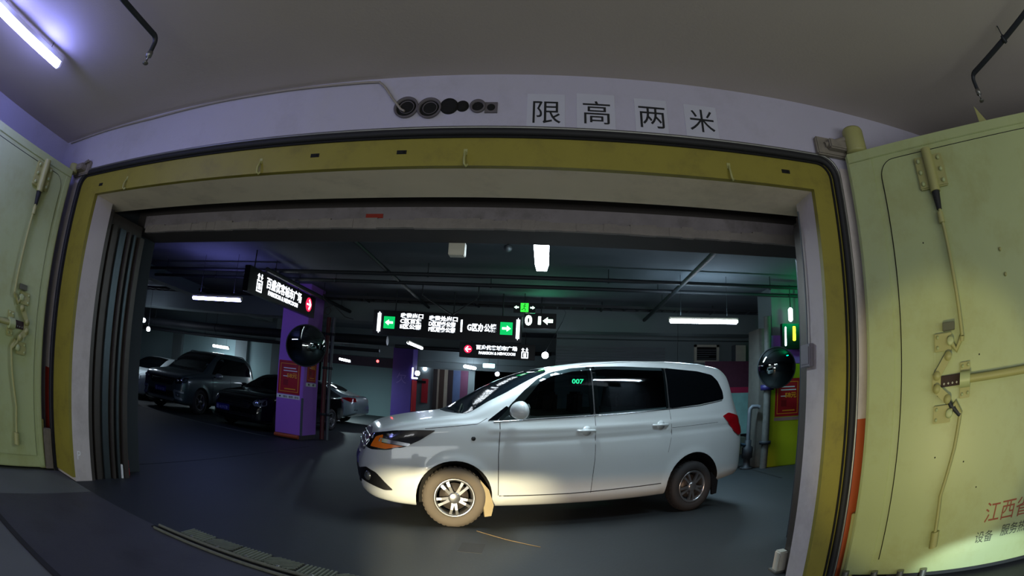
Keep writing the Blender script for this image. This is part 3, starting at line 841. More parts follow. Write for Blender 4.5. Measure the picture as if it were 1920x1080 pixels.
pipe('thin dark ceiling pipe nearest behind the bright batten lamp', [(-20, 5.8, 3.3), (12, 5.6, 3.3)], 0.035, hang=[(x, 5.7, 3.3) for x in (-8, -5, -2, 1, 4)])
pipe('thin dark ceiling pipe, second behind the bright batten lamp', [(-20, 6.5, 3.3), (12, 6.3, 3.3)], 0.035, hang=[(x, 6.4, 3.3) for x in (-7, -4, -1, 2, 5)])
pipe('dark lengthwise pipe crossing the ceiling over the van', [(2.2, 1.45, 3.28), (2.36, 10.6, 3.28)], 0.04, hang=[(2.35, 7.6, 3.28)])
pipe('dark lengthwise pipe crossing the ceiling left of the direction board', [(-2.72, 1.6, 3.36), (-2.68, 9.0, 3.3)], 0.03)
pipe('dark lengthwise pipe over the purple column', [(-4.9, 5.2, 3.2), (-4.86, 12, 3.2)], 0.045, hang=[(-4.88, 9, 3.2)])
pipe('fat dark duct pipe above the parked cars', [(-20, 10.8, 2.62), (-9, 10.8, 2.62), (-4.2, 10.9, 2.66)], 0.13, hang=[(x, 10.8, 2.62) for x in (-16, -13, -10, -7)])
pipe('dark pipe below the fat duct above the parked cars', [(-20, 11.5, 2.4), (-4.6, 11.5, 2.42)], 0.05, hang=[(x, 11.5, 2.41) for x in (-15, -11, -7)])
pipe('dark pipe run across the aisle below the direction board', [(-5, 14.5, 2.85), (0.2, 14.5, 2.85)], 0.06)
# cable tray
t = thing('cable_tray', 'dark ladder cable tray hung across the garage above the direction board', 'cable tray', (-1, 8.6, 3.34))
MB().box((-20, 8.45, 3.34), (12, 8.47, 3.40)).box((-20, 8.8, 3.34), (12, 8.82, 3.40)).build('side_rail', M_dpipe, t)
rg = MB()
for k in range(76):
    rg.box((-13 + k * 0.3, 8.47, 3.345), (-12.96 + k * 0.3, 8.8, 3.36))
rg.build('rung', M_dpipe, t)['kind'] = 'stuff'
for i, c in enumerate((8.52, 8.58, 8.65, 8.73)):
    MB().tube([(x, c + 0.012 * math.sin(x * 1.7 + i), 3.38 + 0.01 * math.sin(x * 2.3 + i)) for x in [-13 + 0.5 * k for k in range(46)]], 0.018, 6).build('cable', M_rubber, t)
for x in (-9, -6.6, -4.1, -1.5, 1.2, 3.8, 6.2):
    MB().tube([(x, 8.63, 3.34), (x, 8.63, GC)], 0.012, 6).box((x - 0.02, 8.43, 3.32), (x + 0.02, 8.84, 3.34)).build('hanger', M_dpipe, t)
t = thing('loose_cable', 'loose loop of black cable hanging beside the sign with the red arrow disc', 'cable', (-4.6, 7.6, 3.0))
MB().tube([(-4.78, 7.62, 3.5), (-4.76, 7.6, 3.15), (-4.62, 7.6, 3.05), (-4.55, 7.6, 2.9), (-4.6, 7.6, 2.8), (-4.7, 7.6, 2.83), (-4.68, 7.6, 2.95), (-4.5, 7.6, 3.02), (-4.35, 7.6, 2.9), (-4.2, 7.6, 2.78), (-4.0, 7.6, 2.74)], 0.008, 6).build('cable', M_rubber, t)
# V shaped hanger rods of the direction board
for i, (xb, xt, lab) in enumerate(((-1.95, -2.5, 'slanted thin rod above the direction board, leaning towards the purple column'),
                                   (-1.9, -1.35, 'slanted thin rod above the direction board, leaning towards the exit sign'))):
    tag(MB().tube([(xb, 7.9, 3.0), (xt, 7.5, 3.3), (xt, 7.5, GC)], 0.014, 6).build('stay_rod', M_dpipe), lab, 'rod')
tag(MB().tube([(0.35, 9.0, 3.1), (0.42, 9.0, 3.3), (0.3, 9.0, GC)], 0.008, 6).build('hanging_wire', M_pipe), 'thin pale wire hanging from the ceiling right of the lit arrow digits', 'wire')

for i, (x, y, z, lab) in enumerate(((-0.46, 2.9, 2.98, 'small round glassy dome on a ceiling stem left of the bright batten lamp'), (0.12, 2.75, 3.14, 'small round grey dome on a ceiling stem right of the bright batten lamp'))):
    t = thing('ceiling_dome', lab, 'detector', (x, y, z), group='ceiling domes')
    MB().lathe([(0.045, 0.03), (0.05, 0.0), (0.04, -0.02), (0.02, -0.035), (0.0005, -0.038)], (x, y, z), (0, 0, 1), 18).build('dome', M_steel2, t)  # plain round dome hung on a stem
    MB().tube([(x, y, z + 0.02), (x, y, GC)], 0.012, 8).build('stem', M_dpipe, t)
t = thing('sensor_box', 'pale square sensor box under the dark beam left of the bright batten lamp', 'sensor', (-0.78, 1.45, 2.5))
MB().box((-0.845, 1.4, 2.485), (-0.705, 1.5, 2.6), 0.006).build('housing', M_cream, t)
MB().tube([(-0.775, 1.45, 2.6), (-0.775, 1.45, GC)], 0.012, 8).build('stem', M_pipe, t)

# ---------------------------------------------------------------- signs
# 1. board facing across the aisle with bag icon, shop name, arrow disc
SX = -5.0
sg = thing('hanging_sign', 'large black hanging sign with bag icon and red arrow disc over the purple column', 'sign', (SX, 6.2, 2.72), group='shop direction signs')
MB().box((SX - 0.12, 4.76, 2.72), (SX, 7.71, 3.17), 0.006).build('box', M_signbox, sg)
U, V = (0, 1, 0), (0, 0, 1)
FX = SX + 0.004
text_mb('百盛优客城市广场', (FX, 5.42, 2.93), U, V, 0.215, 0.004, 'LEFT', width=1.55, bold=0.003).build('lettering', M_signlit, sg)
text_mb('PARKSON & NEWCOOM', (FX, 5.52, 2.8), U, V, 0.115, 0.004, 'LEFT', width=1.3, bold=0.002).build('lettering', M_signlit, sg)


def bag(o, ux, w, h, parent):
    o, ux = Vector(o), Vector(ux)
    uz = Vector((0, 0, 1))
    b = MB()

    def q(x0, x1, z0, z1):
        b.prism([(x0, z0), (x1, z0), (x1, z1), (x0, z1)], o, ux, uz, 0.004)
    f = 0.12 * w
    q(0, w, 0, f); q(0, w, h - f, h); q(0, f, f, h - f); q(w - f, w, f, h - f)
    q(0.3 * w, 0.7 * w, 0.22 * h, 0.75 * h)
    b.build('bag_icon', M_signlit, parent)
    c = MB()
    c.prism([(0.1 * w, h * 1.06), (0.3 * w, h * 1.06), (0.3 * w, h * 1.3), (0.45 * w, h * 1.3), (0.2 * w, h * 1.55), (-0.05 * w, h * 1.3), (0.1 * w, h * 1.3)], o, ux, uz, 0.004)
    c.prism([(0.7 * w, h * 1.55), (0.86 * w, h * 1.55), (0.86 * w, h * 1.3), (1.0 * w, h * 1.3), (0.78 * w, h * 1.06), (0.56 * w, h * 1.3), (0.7 * w, h * 1.3)], o, ux, uz, 0.004)
    c.build('lift_arrows', M_signlit, parent)


bag((FX - 0.002, 5.06, 2.78), U, 0.2, 0.21, sg)


def disc(cpt, ux, nrm, r, parent, flip=1):
    d_ = MB().lathe([(0.0005, 0.004), (r, 0.004), (r, 0.0)], cpt, nrm, 28).build('arrow_disc', M_redlit, parent)
    ux = Vector(ux) * flip
    cpt = Vector(cpt) + Vector(nrm) * 0.006
    uz = Vector((0, 0, 1))
    a = MB()

    def seg(p, q, w_):
        p, q = cpt + ux * p[0] + uz * p[1], cpt + ux * q[0] + uz * q[1]
        dv = (q - p).normalized()
        s = dv.cross(Vector(nrm)) * w_
        vs = [p + s, p - s, q - s, q + s]
        a.add(vs + [v + Vector(nrm) * 0.004 for v in vs], [(0, 1, 2, 3), (4, 5, 6, 7), (0, 1, 5, 4), (1, 2, 6, 5), (2, 3, 7, 6), (3, 0, 4, 7)])
    seg((-0.7 * r, 0), (0.55 * r, 0), 0.11 * r)
    seg((0.0, 0.68 * r), (0.62 * r, 0.0), 0.13 * r)
    seg((0.0, -0.68 * r), (0.62 * r, 0.0), 0.13 * r)
    a.build('arrow', M_signlit, d_)


disc((FX, 7.36, 2.96), U, (1, 0, 0), 0.15, sg)
for y in (5.0, 6.9):
    MB().tube([(SX - 0.06, y, 3.17), (SX - 0.06, y, GC)], 0.012, 6).build('hanger', M_dpipe, sg)

# 2. direction board across the aisle
BY = 8.0
sg = thing('direction_board', 'long dark direction board with green arrow squares and lit bars at both ends', 'sign', (-2.05, BY, 2.55))
MB().box((-3.68, BY, 2.49), (-0.5, BY + 0.12, 3.03), 0.006).build('box', M_signbox, sg)
U = (1, 0, 0)
FY = BY - 0.004
for x in (-3.54, -0.575):
    MB().box((x - 0.035, BY - 0.02, 2.54), (x + 0.035, BY, 2.99), 0.03).build('lit_bar', M_signlit, sg)
for (x0, lab, fl) in ((-3.44, 'green square with arrow', -1), (-0.94, 'green square with arrow', 1)):
    xc = x0 + 0.13
    g_ = MB().box((xc - 0.125, BY - 0.006, 2.64), (xc + 0.125, BY, 2.9), 0.003).build('arrow_square', M_green, sg)
    MB().prism([(-0.085 * fl, -0.022), (0.01 * fl, -0.022), (0.01 * fl, -0.06), (0.09 * fl, 0), (0.01 * fl, 0.06), (0.01 * fl, 0.022), (-0.085 * fl, 0.022)], (xc, BY - 0.007, 2.77), U, (0, 0, 1), 0.004).build('arrow', M_signlit, g_)
for x0, wd_, rows in ((-3.06, 0.5, ('收费出口', 'C区百货', 'E区公寓')), (-2.43, 0.61, ('收费处出口', 'D区服务公寓', 'F区服务公寓'))):
    for i, s_ in enumerate(rows):
        text_mb(s_, (x0, FY, (2.895 if x0 < -3 else 2.87) - 0.115 * i), U, V, 0.108, 0.004, 'LEFT', width=wd_ * (0.93 if i else 1.0), bold=0.0035).build('lettering', M_signlit, sg)
MB().box((-1.75, BY - 0.006, 2.655), (-1.715, BY, 2.91), 0.003).build('divider', M_signlit, sg)
text_mb('G区办公楼', (-1.61, FY, 2.7), U, V, 0.17, 0.004, 'LEFT', width=0.6, bold=0.005).build('lettering', M_signlit, sg)
for x in (-3.2, -0.9, -1.92):
    MB().tube([(x, BY + 0.06, 3.03), (x, BY + 0.06, GC)], 0.014, 6).build('hanger', M_dpipe, sg)

# 3. exit sign and digit display
t = thing('exit_sign', 'small green lit running man exit sign with two arrows over the board end', 'sign', (-0.46, 7.95, 3.1))
MB().box((-0.68, 7.96, 3.1), (-0.24, 7.99, 3.31), 0.004).build('case', M_signbox, t)
MB().box((-0.54, 7.95, 3.12), (-0.38, 7.96, 3.3)).build('panel', M_greenx, t)
rm = MB()
rm.lathe([(0.0005, 0.003), (0.014, 0.003), (0.014, 0)], (-0.455, 7.95, 3.275), (0, -1, 0), 12)
for a, b_ in (((-0.458, 3.255), (-0.47, 3.2)), ((-0.458, 3.245), (-0.43, 3.225)), ((-0.462, 3.245), (-0.495, 3.235)), ((-0.47, 3.2), (-0.44, 3.17)), ((-0.44, 3.17), (-0.45, 3.135)), ((-0.47, 3.2), (-0.5, 3.165)), ((-0.5, 3.165), (-0.525, 3.17))):
    rm.tube([(a[0], 7.948, a[1]), (b_[0], 7.948, b_[1])], 0.007, 6)
rm.build('running_man', mat('exit_dark_green', (10, 60, 20), 0.5), t)
for fl, xc in ((-1, -0.62), (1, -0.3)):
    MB().prism([(-0.045 * fl, -0.014), (0.0, -0.014), (0.0, -0.035), (0.05 * fl, 0), (0.0, 0.035), (0.0, 0.014), (-0.045 * fl, 0.014)], (xc, 7.953, 3.21), U, (0, 0, 1), 0.004).build('arrow', glow('lit_pale_green', (200, 255, 220), 3), t)
MB().tube([(-0.46, 7.97, 3.31), (-0.46, 7.97, GC)], 0.01, 6).build('hanger', M_dpipe, t)
t = thing('digit_display', 'lit digit display reading 0 and 1 with an arrow, right of the direction board', 'sign', (-0.12, 8.3, 2.85))
MB().box((-0.47, 8.3, 2.84), (0.2, 8.36, 3.16), 0.004).build('case', M_signbox, t)
M_dig = glow('lit_digit', (225, 255, 238), 4)
text_mb('0', (-0.38, 8.296, 2.91), U, V, 0.27, 0.004, 'CENTER', width=0.15, bold=0.014).build('digit', M_dig, t)
text_mb('1', (-0.15, 8.296, 2.93), U, V, 0.22, 0.004, 'CENTER', width=0.06, bold=0.012).build('digit', M_dig, t)
MB().prism([(-0.1, 0), (0.0, 0.08), (0.0, 0.035), (0.11, 0.035), (0.11, -0.035), (0.0, -0.035), (0.0, -0.08)], (0.02, 8.298, 3.0), U, (0, 0, 1), 0.004).build('arrow', M_dig, t)
MB().tube([(-0.12, 8.33, 3.16), (-0.12, 8.33, GC)], 0.012, 6).build('hanger', M_dpipe, t)
area_light('digit_glow', (-0.1, 8.25, 3.0), (-0.1, 6.0, 3.3), 0.5, 0.3, 4, (0.1, 1.0, 0.45))
area_light('exit_glow', (5.3, 5.2, 3.0), (4.7, 6.0, 3.7), 0.3, 0.15, 9, (0.0, 1.0, 0.3))

# 4. second shop sign, arrow on the other side
SY = 13.0
sg = thing('hanging_sign', 'small far hanging sign with red arrow disc and lettering, below the direction board', 'sign', (-1.5, SY, 2.55), group='shop direction signs')
MB().box((-2.55, SY, 2.52), (-0.3, SY + 0.12, 2.98), 0.006).build('box', M_signbox, sg)
disc((-2.29, SY - 0.002, 2.77), U, (0, -1, 0), 0.12, sg, flip=-1)
text_mb('百盛优客城市广场', (-2.05, SY - 0.004, 2.79), U, V, 0.14, 0.004, 'LEFT', width=1.22, bold=0.004).build('lettering', M_signlit, sg)
text_mb('PARKSON & NEWCOOM', (-1.96, SY - 0.004, 2.64), U, V, 0.11, 0.004, 'LEFT', width=1.08, bold=0.004).build('lettering', M_signlit, sg)
bag((-0.7, SY - 0.001, 2.57), U, 0.2, 0.2, sg)
for x in (-2.2, -0.6):
    MB().tube([(x, SY + 0.06, 2.98), (x, SY + 0.06, GC)], 0.014, 6).build('hanger', M_dpipe, sg)

# 5. sign edge by the far column: lit bars
t = thing('lit_bar_sign', 'dark sign edge with a white and a yellow lit bar by the lime column', 'sign', (4.75, 6.3, 2.3))
MB().box((4.52, 6.3, 2.26), (5.3, 6.4, 2.75), 0.005).build('box', M_signbox, t)
MB().box((4.575, 6.28, 2.32), (4.61, 6.3, 2.69), 0.01).build('lit_bar', M_signlit, t)
MB().box((4.76, 6.28, 2.42), (4.83, 6.3, 2.7), 0.01).build('lit_bar', M_yellowlit, t, 'yellow lit bar')
MB().tube([(5.0, 6.35, 2.75), (5.0, 6.35, GC)], 0.014, 6).build('hanger', M_dpipe, t)
t = thing('capsule_lamp', 'rounded upright white lamp above the sign edge by the lime column', 'lamp', (4.72, 6.3, 2.8))
MB().tube([(4.725, 6.3, 2.79), (4.725, 6.3, 2.82), (4.725, 6.3, 3.03), (4.725, 6.3, 3.06)], 0.05, 12, radii=[0.02, 0.048, 0.048, 0.02]).build('bulb', M_signlit, t)
MB().tube([(4.725, 6.3, 3.05), (4.725, 6.3, GC)], 0.01, 6).build('hanger', M_dpipe, t)

# ---------------------------------------------------------------- columns
ca = thing('column', 'purple square column with red poster and round convex mirror', 'column', (-5.5, 8.15, 0), kind='structure')
MB().box((-5.86, 7.78, 0.1), (-5.17, 8.6, GC), 0.01).build('shaft', M_purple, ca)
MB().box((-5.84, 7.8, 0), (-5.19, 8.58, 0.1)).build('foot', mat('dirty_foot', (70, 60, 66), 0.8), ca)
MB().box((-5.2, 7.765, 0.1), (-5.155, 7.82, 0.95), 0.008).build('edge_guard', M_pipe, ca, 'grey edge guard')
MB().tube([(-5.82, 7.7, 0.07), (-5.2, 7.7, 0.07)], 0.045, 10).build('guard_tube', M_orange, ca, 'scuffed orange guard tube')


def poster(label, o, ux, w_, h_, nrm, full=True):
    o, ux, uz, nn = Vector(o), Vector(ux), Vector((0, 0, 1)), Vector(nrm)
    t = thing('poster', label, 'poster', tuple(o), group='red posters on the columns')

    def q(x0, x1, z0, z1, m, name, d0=0.003, d1=0.005):
        MB().prism([(x0, z0), (x1, z0), (x1, z1), (x0, z1)], o + nn * d0, ux, uz, d1 - d0).build(name, m, t)
    q(0, w_, 0, h_, M_red, 'sheet', 0.0, 0.003)
    for (x0, x1, z0, z1) in ((0.08, 0.92, 0.9, 0.915), (0.08, 0.92, 0.07, 0.085), (0.08, 0.1, 0.085, 0.9), (0.9, 0.92, 0.085, 0.9)):
        q(x0 * w_, x1 * w_, z0 * h_, z1 * h_, M_gold, 'border_line')
    q(0.22 * w_, 0.78 * w_, 0.76 * h_, 0.79 * h_, M_whitep, 'text_line')
    q(0.22 * w_, 0.84 * w_, 0.68 * h_, 0.71 * h_, M_whitep, 'text_line')
    text_mb('58元', o + ux * (0.62 * w_) + uz * (0.5 * h_) + nn * 0.006, ux, uz, 0.16 * h_, 0.002, 'CENTER', width=0.46 * w_, bold=0.003).build('lettering', M_gold, t)
    q(0.22 * w_, 0.42 * w_, 0.52 * h_, 0.545 * h_, M_whitep, 'text_line')
    q(0.3 * w_, 0.8 * w_, 0.14 * h_, 0.17 * h_, M_gold, 'text_line')
    q(0.24 * w_, 0.46 * w_, 0.26 * h_, 0.43 * h_, mat('poster_block', (140, 24, 34), 0.5), 'print_block')
    return t


poster('large red poster with gold figures on the front of the purple column', (-5.83, 7.78, 1.0), (1, 0, 0), 0.58, 0.75, (0, -1, 0))
t = MB().box((-5.85, 7.774, 0.9), (-5.24, 7.78, 0.985))
o = tag(t.build('notice_strip', M_whitep), 'white notice strip below the large red poster on the purple column', 'notice')
for x_, s_ in ((-5.76, '●'), (-5.62, '微信'), (-5.47, '缴费'), (-5.32, '停车')):
    text_mb(s_, (x_, 7.771, 0.92), (1, 0, 0), (0, 0, 1), 0.055, 0.002).build('lettering', M_black, o)
poster('smaller red poster on the aisle side face of the purple column, half behind the mirror', (-5.17, 7.95, 1.32), (0, 1, 0), 0.5, 0.6, (1, 0, 0))
o = tag(MB().box((-5.17, 7.92, 1.22), (-5.165, 8.48, 1.3)).build('notice_strip', M_whitep), 'white notice strip on the aisle side face of the purple column', 'notice')
for y_, s_ in ((8.08, '微信'), (8.32, '缴费')):
    text_mb(s_, (-5.163, y_, 1.24), (0, 1, 0), (0, 0, 1), 0.055, 0.002).build('lettering', M_black, o)
for i, (x, m, r, lab) in enumerate(((-5.06, M_rpipe, 0.055, 'dark red riser pipe behind the purple column'), (-4.92, M_pipe, 0.04, 'pale grey riser pipe behind the purple column'))):
    t = thing('riser_pipe', lab, 'pipe', (x, 8.7, 0), group='riser pipes by the purple column')
    MB().tube([(x, 8.72, 0), (x, 8.72, 1.2), (x, 8.72, 2.9)], r, 12).build('pipe', m, t)
    for z in (0.6, 1.7, 2.5):
        MB().lathe([(r, -0.03), (r + 0.015, -0.03), (r + 0.015, 0.03), (r, 0.03)], (x, 8.72, z), (0, 0, 1), 12).build('collar', M_dpipe, t)

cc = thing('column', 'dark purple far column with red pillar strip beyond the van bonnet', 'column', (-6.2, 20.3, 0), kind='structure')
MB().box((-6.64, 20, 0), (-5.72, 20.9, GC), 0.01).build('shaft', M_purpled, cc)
MB().box((-5.72, 20.02, 0.5), (-5.68, 20.85, 1.9)).build('red_panel', M_red, cc, 'red panel')
text_mb('欠', (-6.2, 19.99, 1.75), (1, 0, 0), (0, 0, 1), 0.5, 0.004).build('lettering', mat('faint_print', (110, 84, 160), 0.6), cc)
t = thing('lit_notice', 'small bright white lit box on the far purple column', 'sign', (-5.6, 19.9, 1.95))
MB().box((-5.72, 19.93, 1.98), (-5.66, 20.0, 2.45), 0.01).box((-5.72, 19.93, 1.95), (-5.45, 20.0, 2.02), 0.01).build('frame', glow('lit_frame', (210, 225, 255), 3), t)
MB().box((-5.58, 19.9, 2.1), (-5.36, 20.0, 2.32), 0.04).build('face', M_signlit, t)

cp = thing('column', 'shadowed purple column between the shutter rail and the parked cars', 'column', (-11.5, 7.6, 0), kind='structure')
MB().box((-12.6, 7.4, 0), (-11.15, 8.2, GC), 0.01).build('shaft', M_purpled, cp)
t = thing('post', 'thin black post standing at the shadowed purple column', 'post', (-10.9, 7.45, 0))
MB().tube([(-10.92, 7.4, 0), (-10.92, 7.4, 1.0), (-10.92, 7.4, 2.5)], 0.07, 12).build('pole', M_dpipe, t)
MB().box((-11.03, 7.3, 0), (-10.81, 7.5, 0.03), 0.005).build('base_plate', M_dpipe, t)

cr = thing('column', 'lime yellow column with red poster and convex mirror behind the van', 'column', (4.9, 6.9, 0), kind='structure')
MB().box((4.36, 6.5, 0.0), (5.4, 7.3, 2.0), 0.01).build('lower_shaft', M_lime, cr, 'lime yellow lower shaft')
MB().box((4.36, 6.5, 2.0), (5.4, 7.3, 2.55), 0.01).build('upper_shaft', M_purple, cr, 'purple upper shaft')
MB().box((4.4, 6.54, 2.55), (5.36, 7.26, GC)).build('column_head', M_gwall2, cr, 'grey column head')
MB().box((4.14, 6.62, 0.0), (4.36, 7.2, 2.7), 0.01).build('side_pier', mat('worn_pier', (86, 84, 78), 0.8, var=0.3, scale=9), cr, 'worn grey side pier')
poster('red poster with gold print on the lime column', (4.46, 6.5, 0.98), (1, 0, 0), 0.58, 0.74, (0, -1, 0))
o = tag(MB().box((4.45, 6.494, 0.9), (5.05, 6.5, 0.965)).build('notice_strip', mat('grey_strip', (150, 120, 120), 0.6)), 'narrow grey notice strip under the red poster on the lime column', 'notice')

# valve pipes left of the lime column
t = thing('valve_pipe', 'bent grey riser pipe with dark valve body beside the lime column', 'pipe', (3.95, 6.7, 0))
MB().tube([(4.13, 6.5, 1.18), (4.08, 6.52, 1.2), (3.98, 6.55, 1.2), (3.93, 6.55, 1.15), (3.92, 6.55, 1.05), (3.92, 6.55, 0.3)], 0.04, 10).build('pipe', M_pipe, t)
MB().lathe([(0.0005, 0.0), (0.13, 0.0), (0.13, 0.03), (0.07, 0.05), (0.07, 0.2), (0.11, 0.22), (0.11, 0.42), (0.07, 0.45), (0.07, 0.56), (0.0005, 0.56)], (3.92, 6.55, 0.0), (0, 0, 1), 16).build('valve_body', M_dpipe, t)
MB().tube([(3.92, 6.55, 0.45), (3.7, 6.5, 0.5)], 0.03, 8).lathe([(0.1, -0.015), (0.1, 0.015), (0.08, 0.015), (0.08, -0.015), (0.1, -0.015)], (3.7, 6.5, 0.5), (1, 0, 0), 16).build('hand_wheel', mat('blue_grey_valve', (40, 62, 78), 0.5), t)
MB().box((3.62, 6.6, 0.28), (3.9, 6.8, 0.62), 0.01).build('control_box', mat('olive_box', (56, 62, 52), 0.6), t)
t = thing('riser_pipe', 'thick mottled riser pipe with flange in front of the grey pier', 'pipe', (4.25, 6.5, 0))
MB().tube([(4.25, 6.44, 0), (4.25, 6.44, 1.4), (4.25, 6.44, 2.9)], 0.075, 14).build('pipe', mat('mottled_pipe', (88, 88, 84), 0.6, var=0.4, scale=14), t)
MB().lathe([(0.075, -0.05), (0.14, -0.05), (0.14, 0.05), (0.075, 0.05)], (4.25, 6.44, 1.55), (0, 0, 1), 16).build('flange', mat('blue_flange', (40, 34, 92), 0.5), t)
MB().lathe([(0.075, -0.03), (0.12, -0.03), (0.12, 0.03), (0.075, 0.03)], (4.25, 6.44, 0.5), (0, 0, 1), 16).build('collar', M_dpipe, t)

# advert banner behind the van tail
t = thing('banner', 'pale teal advertising banner with crimson head strip behind the van tail', 'banner', (5.3, 9.5, 0.3))
MB().box((3.9, 9.5, 0.5), (6.6, 9.54, 1.52)).build('face', mat('banner_teal', (150, 205, 200), 0.5, var=0.35, scale=3.5), t)
MB().box((3.9, 9.49, 1.52), (6.6, 9.54, 1.66)).build('head_strip', mat('banner_crimson', (180, 44, 84), 0.5), t)
MB().box((3.9, 9.5, 1.66), (6.6, 9.56, 2.3)).build('upper_panel', mat('banner_plum', (88, 44, 66), 0.6, var=0.3, scale=8), t)
for x in (3.95, 6.55):
    MB().box((x - 0.03, 9.54, 0), (x + 0.03, 9.6, 2.3)).build('post', M_dpipe, t)
t = thing('wall_cabinet', 'grey cabinet on the wall above the plum banner panel', 'cabinet', (5.3, 10.9, 2.3))
MB().box((5.15, 10.7, 2.35), (5.5, 11, 2.85), 0.01).build('body', M_pipe, t)
MB().box((5.17, 10.69, 2.37), (5.48, 10.7, 2.83), 0.004).build('door', M_cream, t)


def convex_mirror(label, c, r, n, arm_to):
    c, n = Vector(c), Vector(n).normalized()
    t = thing('convex_mirror', label, 'mirror', tuple(c), group='convex mirrors')
    prof = []
    R_ = r * 1.35
    for k in range(13):
        a = math.asin(r / R_) * k / 12
        prof.append((max(0.0005, R_ * math.sin(a)), R_ * math.cos(a) - R_ * math.cos(math.asin(r / R_))))
    MB().lathe(prof, c, n, 48).build('dome', M_mirror, t)
    MB().lathe([(r - 0.004, -0.01), (r - 0.004, 0.012), (r + 0.014, 0.008), (r + 0.018, -0.02), (r - 0.02, -0.05), (0.0005, -0.055)], c, n, 48).build('rim', M_dpipe, t)
    MB().tube([c - n * 0.05, arm_to], 0.018, 8).build('arm', M_zinc, t)
    return t


convex_mirror('round convex traffic mirror on the purple column', (-4.89, 7.2, 2.07), 0.43, (0.45, -1, -0.12), (-5.2, 7.8, 2.1))
convex_mirror('round convex traffic mirror in front of the lime column', (4.27, 6.05, 1.9), 0.37, (-0.35, -1, -0.08), (4.6, 6.5, 2.0))

# ---------------------------------------------------------------- floor details
th = thing('threshold_rail', 'worn steel double threshold rail with ribbed rubber ramp pads across the opening', 'threshold', (-1, 0.1, 0))
M_thr = mat('threshold_steel', (112, 114, 96), 0.7, metal=0.1, var=0.35, scale=30, bump=0.5, bscale=60)
MB().tube([(-2.75, 0.02, 0.018), (-1.5, 0.03, 0.018), (1.6, 0.03, 0.018)], 0.016, 8).build('rail', M_thr, th)
MB().tube([(-2.75, -0.055, 0.01), (-1.0, -0.05, 0.01), (1.6, -0.05, 0.01)], 0.013, 8).build('rail', M_thr, th)
MB().box((-2.8, -0.04, 0.0), (1.65, 0.01, 0.006)).build('gap_plate', M_dark, th)
M_pad = mat('ramp_rubber', (112, 116, 98), 0.6, var=0.3, scale=20)
nseg = 16
seg = 0.26
for k in range(nseg):
    x0 = -2.56 + k * seg
    pd = MB().box((x0, 0.06, 0.0), (x0 + seg - 0.006, 0.27, 0.012)).build('ramp_pad', M_rubber, th)
    rb = MB()
    if k % 2 == 0:
        for j in range(8):
            xx = x0 + 0.014 + j * 0.031
            rb.box((xx, 0.065, 0.012), (xx + 0.013, 0.262, 0.022))
    else:
        for j in range(11):
            c0 = -0.12 + j * 0.036
            pts = [(x0 + max(0.0, c0), 0.068 + max(0.0, -c0)), (x0 + min(seg - 0.01, c0 + 0.19), 0.068 + min(0.19, seg - 0.01 - c0))]
            if pts[1][0] - pts[0][0] < 0.02 or pts[1][1] - pts[0][1] < 0.02:
                continue
            (xa, ya), (xb, yb) = pts
            rb.add([(xa - 0.005, ya + 0.005, 0.012), (xa + 0.005, ya - 0.005, 0.012), (xb + 0.005, yb - 0.005, 0.012), (xb - 0.005, yb + 0.005, 0.012),
                    (xa - 0.005, ya + 0.005, 0.022), (xa + 0.005, ya - 0.005, 0.022), (xb + 0.005, yb - 0.005, 0.022), (xb - 0.005, yb + 0.005, 0.022)],
                   [(0, 1, 2, 3), (4, 5, 6, 7), (0, 1, 5, 4), (1, 2, 6, 5), (2, 3, 7, 6), (3, 0, 4, 7)])
    rb.build('rib', M_pad, pd)['kind'] = 'stuff'
    MB().lathe([(0.016, 0), (0.014, 0.01), (0.0005, 0.013)], (x0 + seg * 0.5, 0.075, 0.012), (0, 0, 1), 8).build('bolt', M_zinc, pd)
tag(MB().box((-5.1, -1.6, 0.0), (2.0, -1.535, 0.012), 0.004).build('floor_strip', M_rubber), 'black rubber strip across the floor in front of the car, near the bottom corner', 'floor strip')
tag(MB().box((-4.6, 1.05, 0.0), (-4.585, 7.0, 0.002)).build('floor_joint', M_dark), 'thin dark floor joint running away from the striped corner guard', 'floor joint')
tag(MB().box((-12, 7.45, 0.0), (-5.95, 7.53, 0.003)).build('bay_line', mat('worn_line', (84, 88, 84), 0.7, var=0.3, scale=8)), 'worn pale bay line in front of the parked cars', 'floor line')
tag(MB().box((3.95, 5.0, 0.0), (4.0, 6.5, 0.002)).build('floor_joint', M_dark), 'thin dark floor joint in front of the lime column', 'floor joint')
tag(MB().box((-0.62, 1.25, 0.0), (-0.42, 1.55, 0.002)).build('drain_cover', mat('drain_grate', (30, 30, 30), 0.7, var=0.6, scale=60)), 'small worn drain cover set in the floor in front of the van wheel', 'drain cover')
tag(MB().tube([(-0.55, 2.0, 0.004), (-0.25, 1.75, 0.004), (0.05, 1.55, 0.004)], 0.004, 5).build('straw', mat('straw_dry', (120, 104, 76), 0.7)), 'thin pale straw lying on the floor beside the van front wheel', 'litter')

t = thing('led_counter', 'small green digit counter on the wall seen through the tinted van window', 'display', (0.87, 10.8, 1.7))
MB().box((0.66, 10.88, 1.76), (1.08, 10.96, 1.94), 0.004).build('case', M_signbox, t)
text_mb('007', (0.87, 10.876, 1.79), (1, 0, 0), (0, 0, 1), 0.165, 0.004, 'CENTER', width=0.3, bold=0.004).build('digits', glow('lit_green_digit', (60, 255, 170), 10), t)
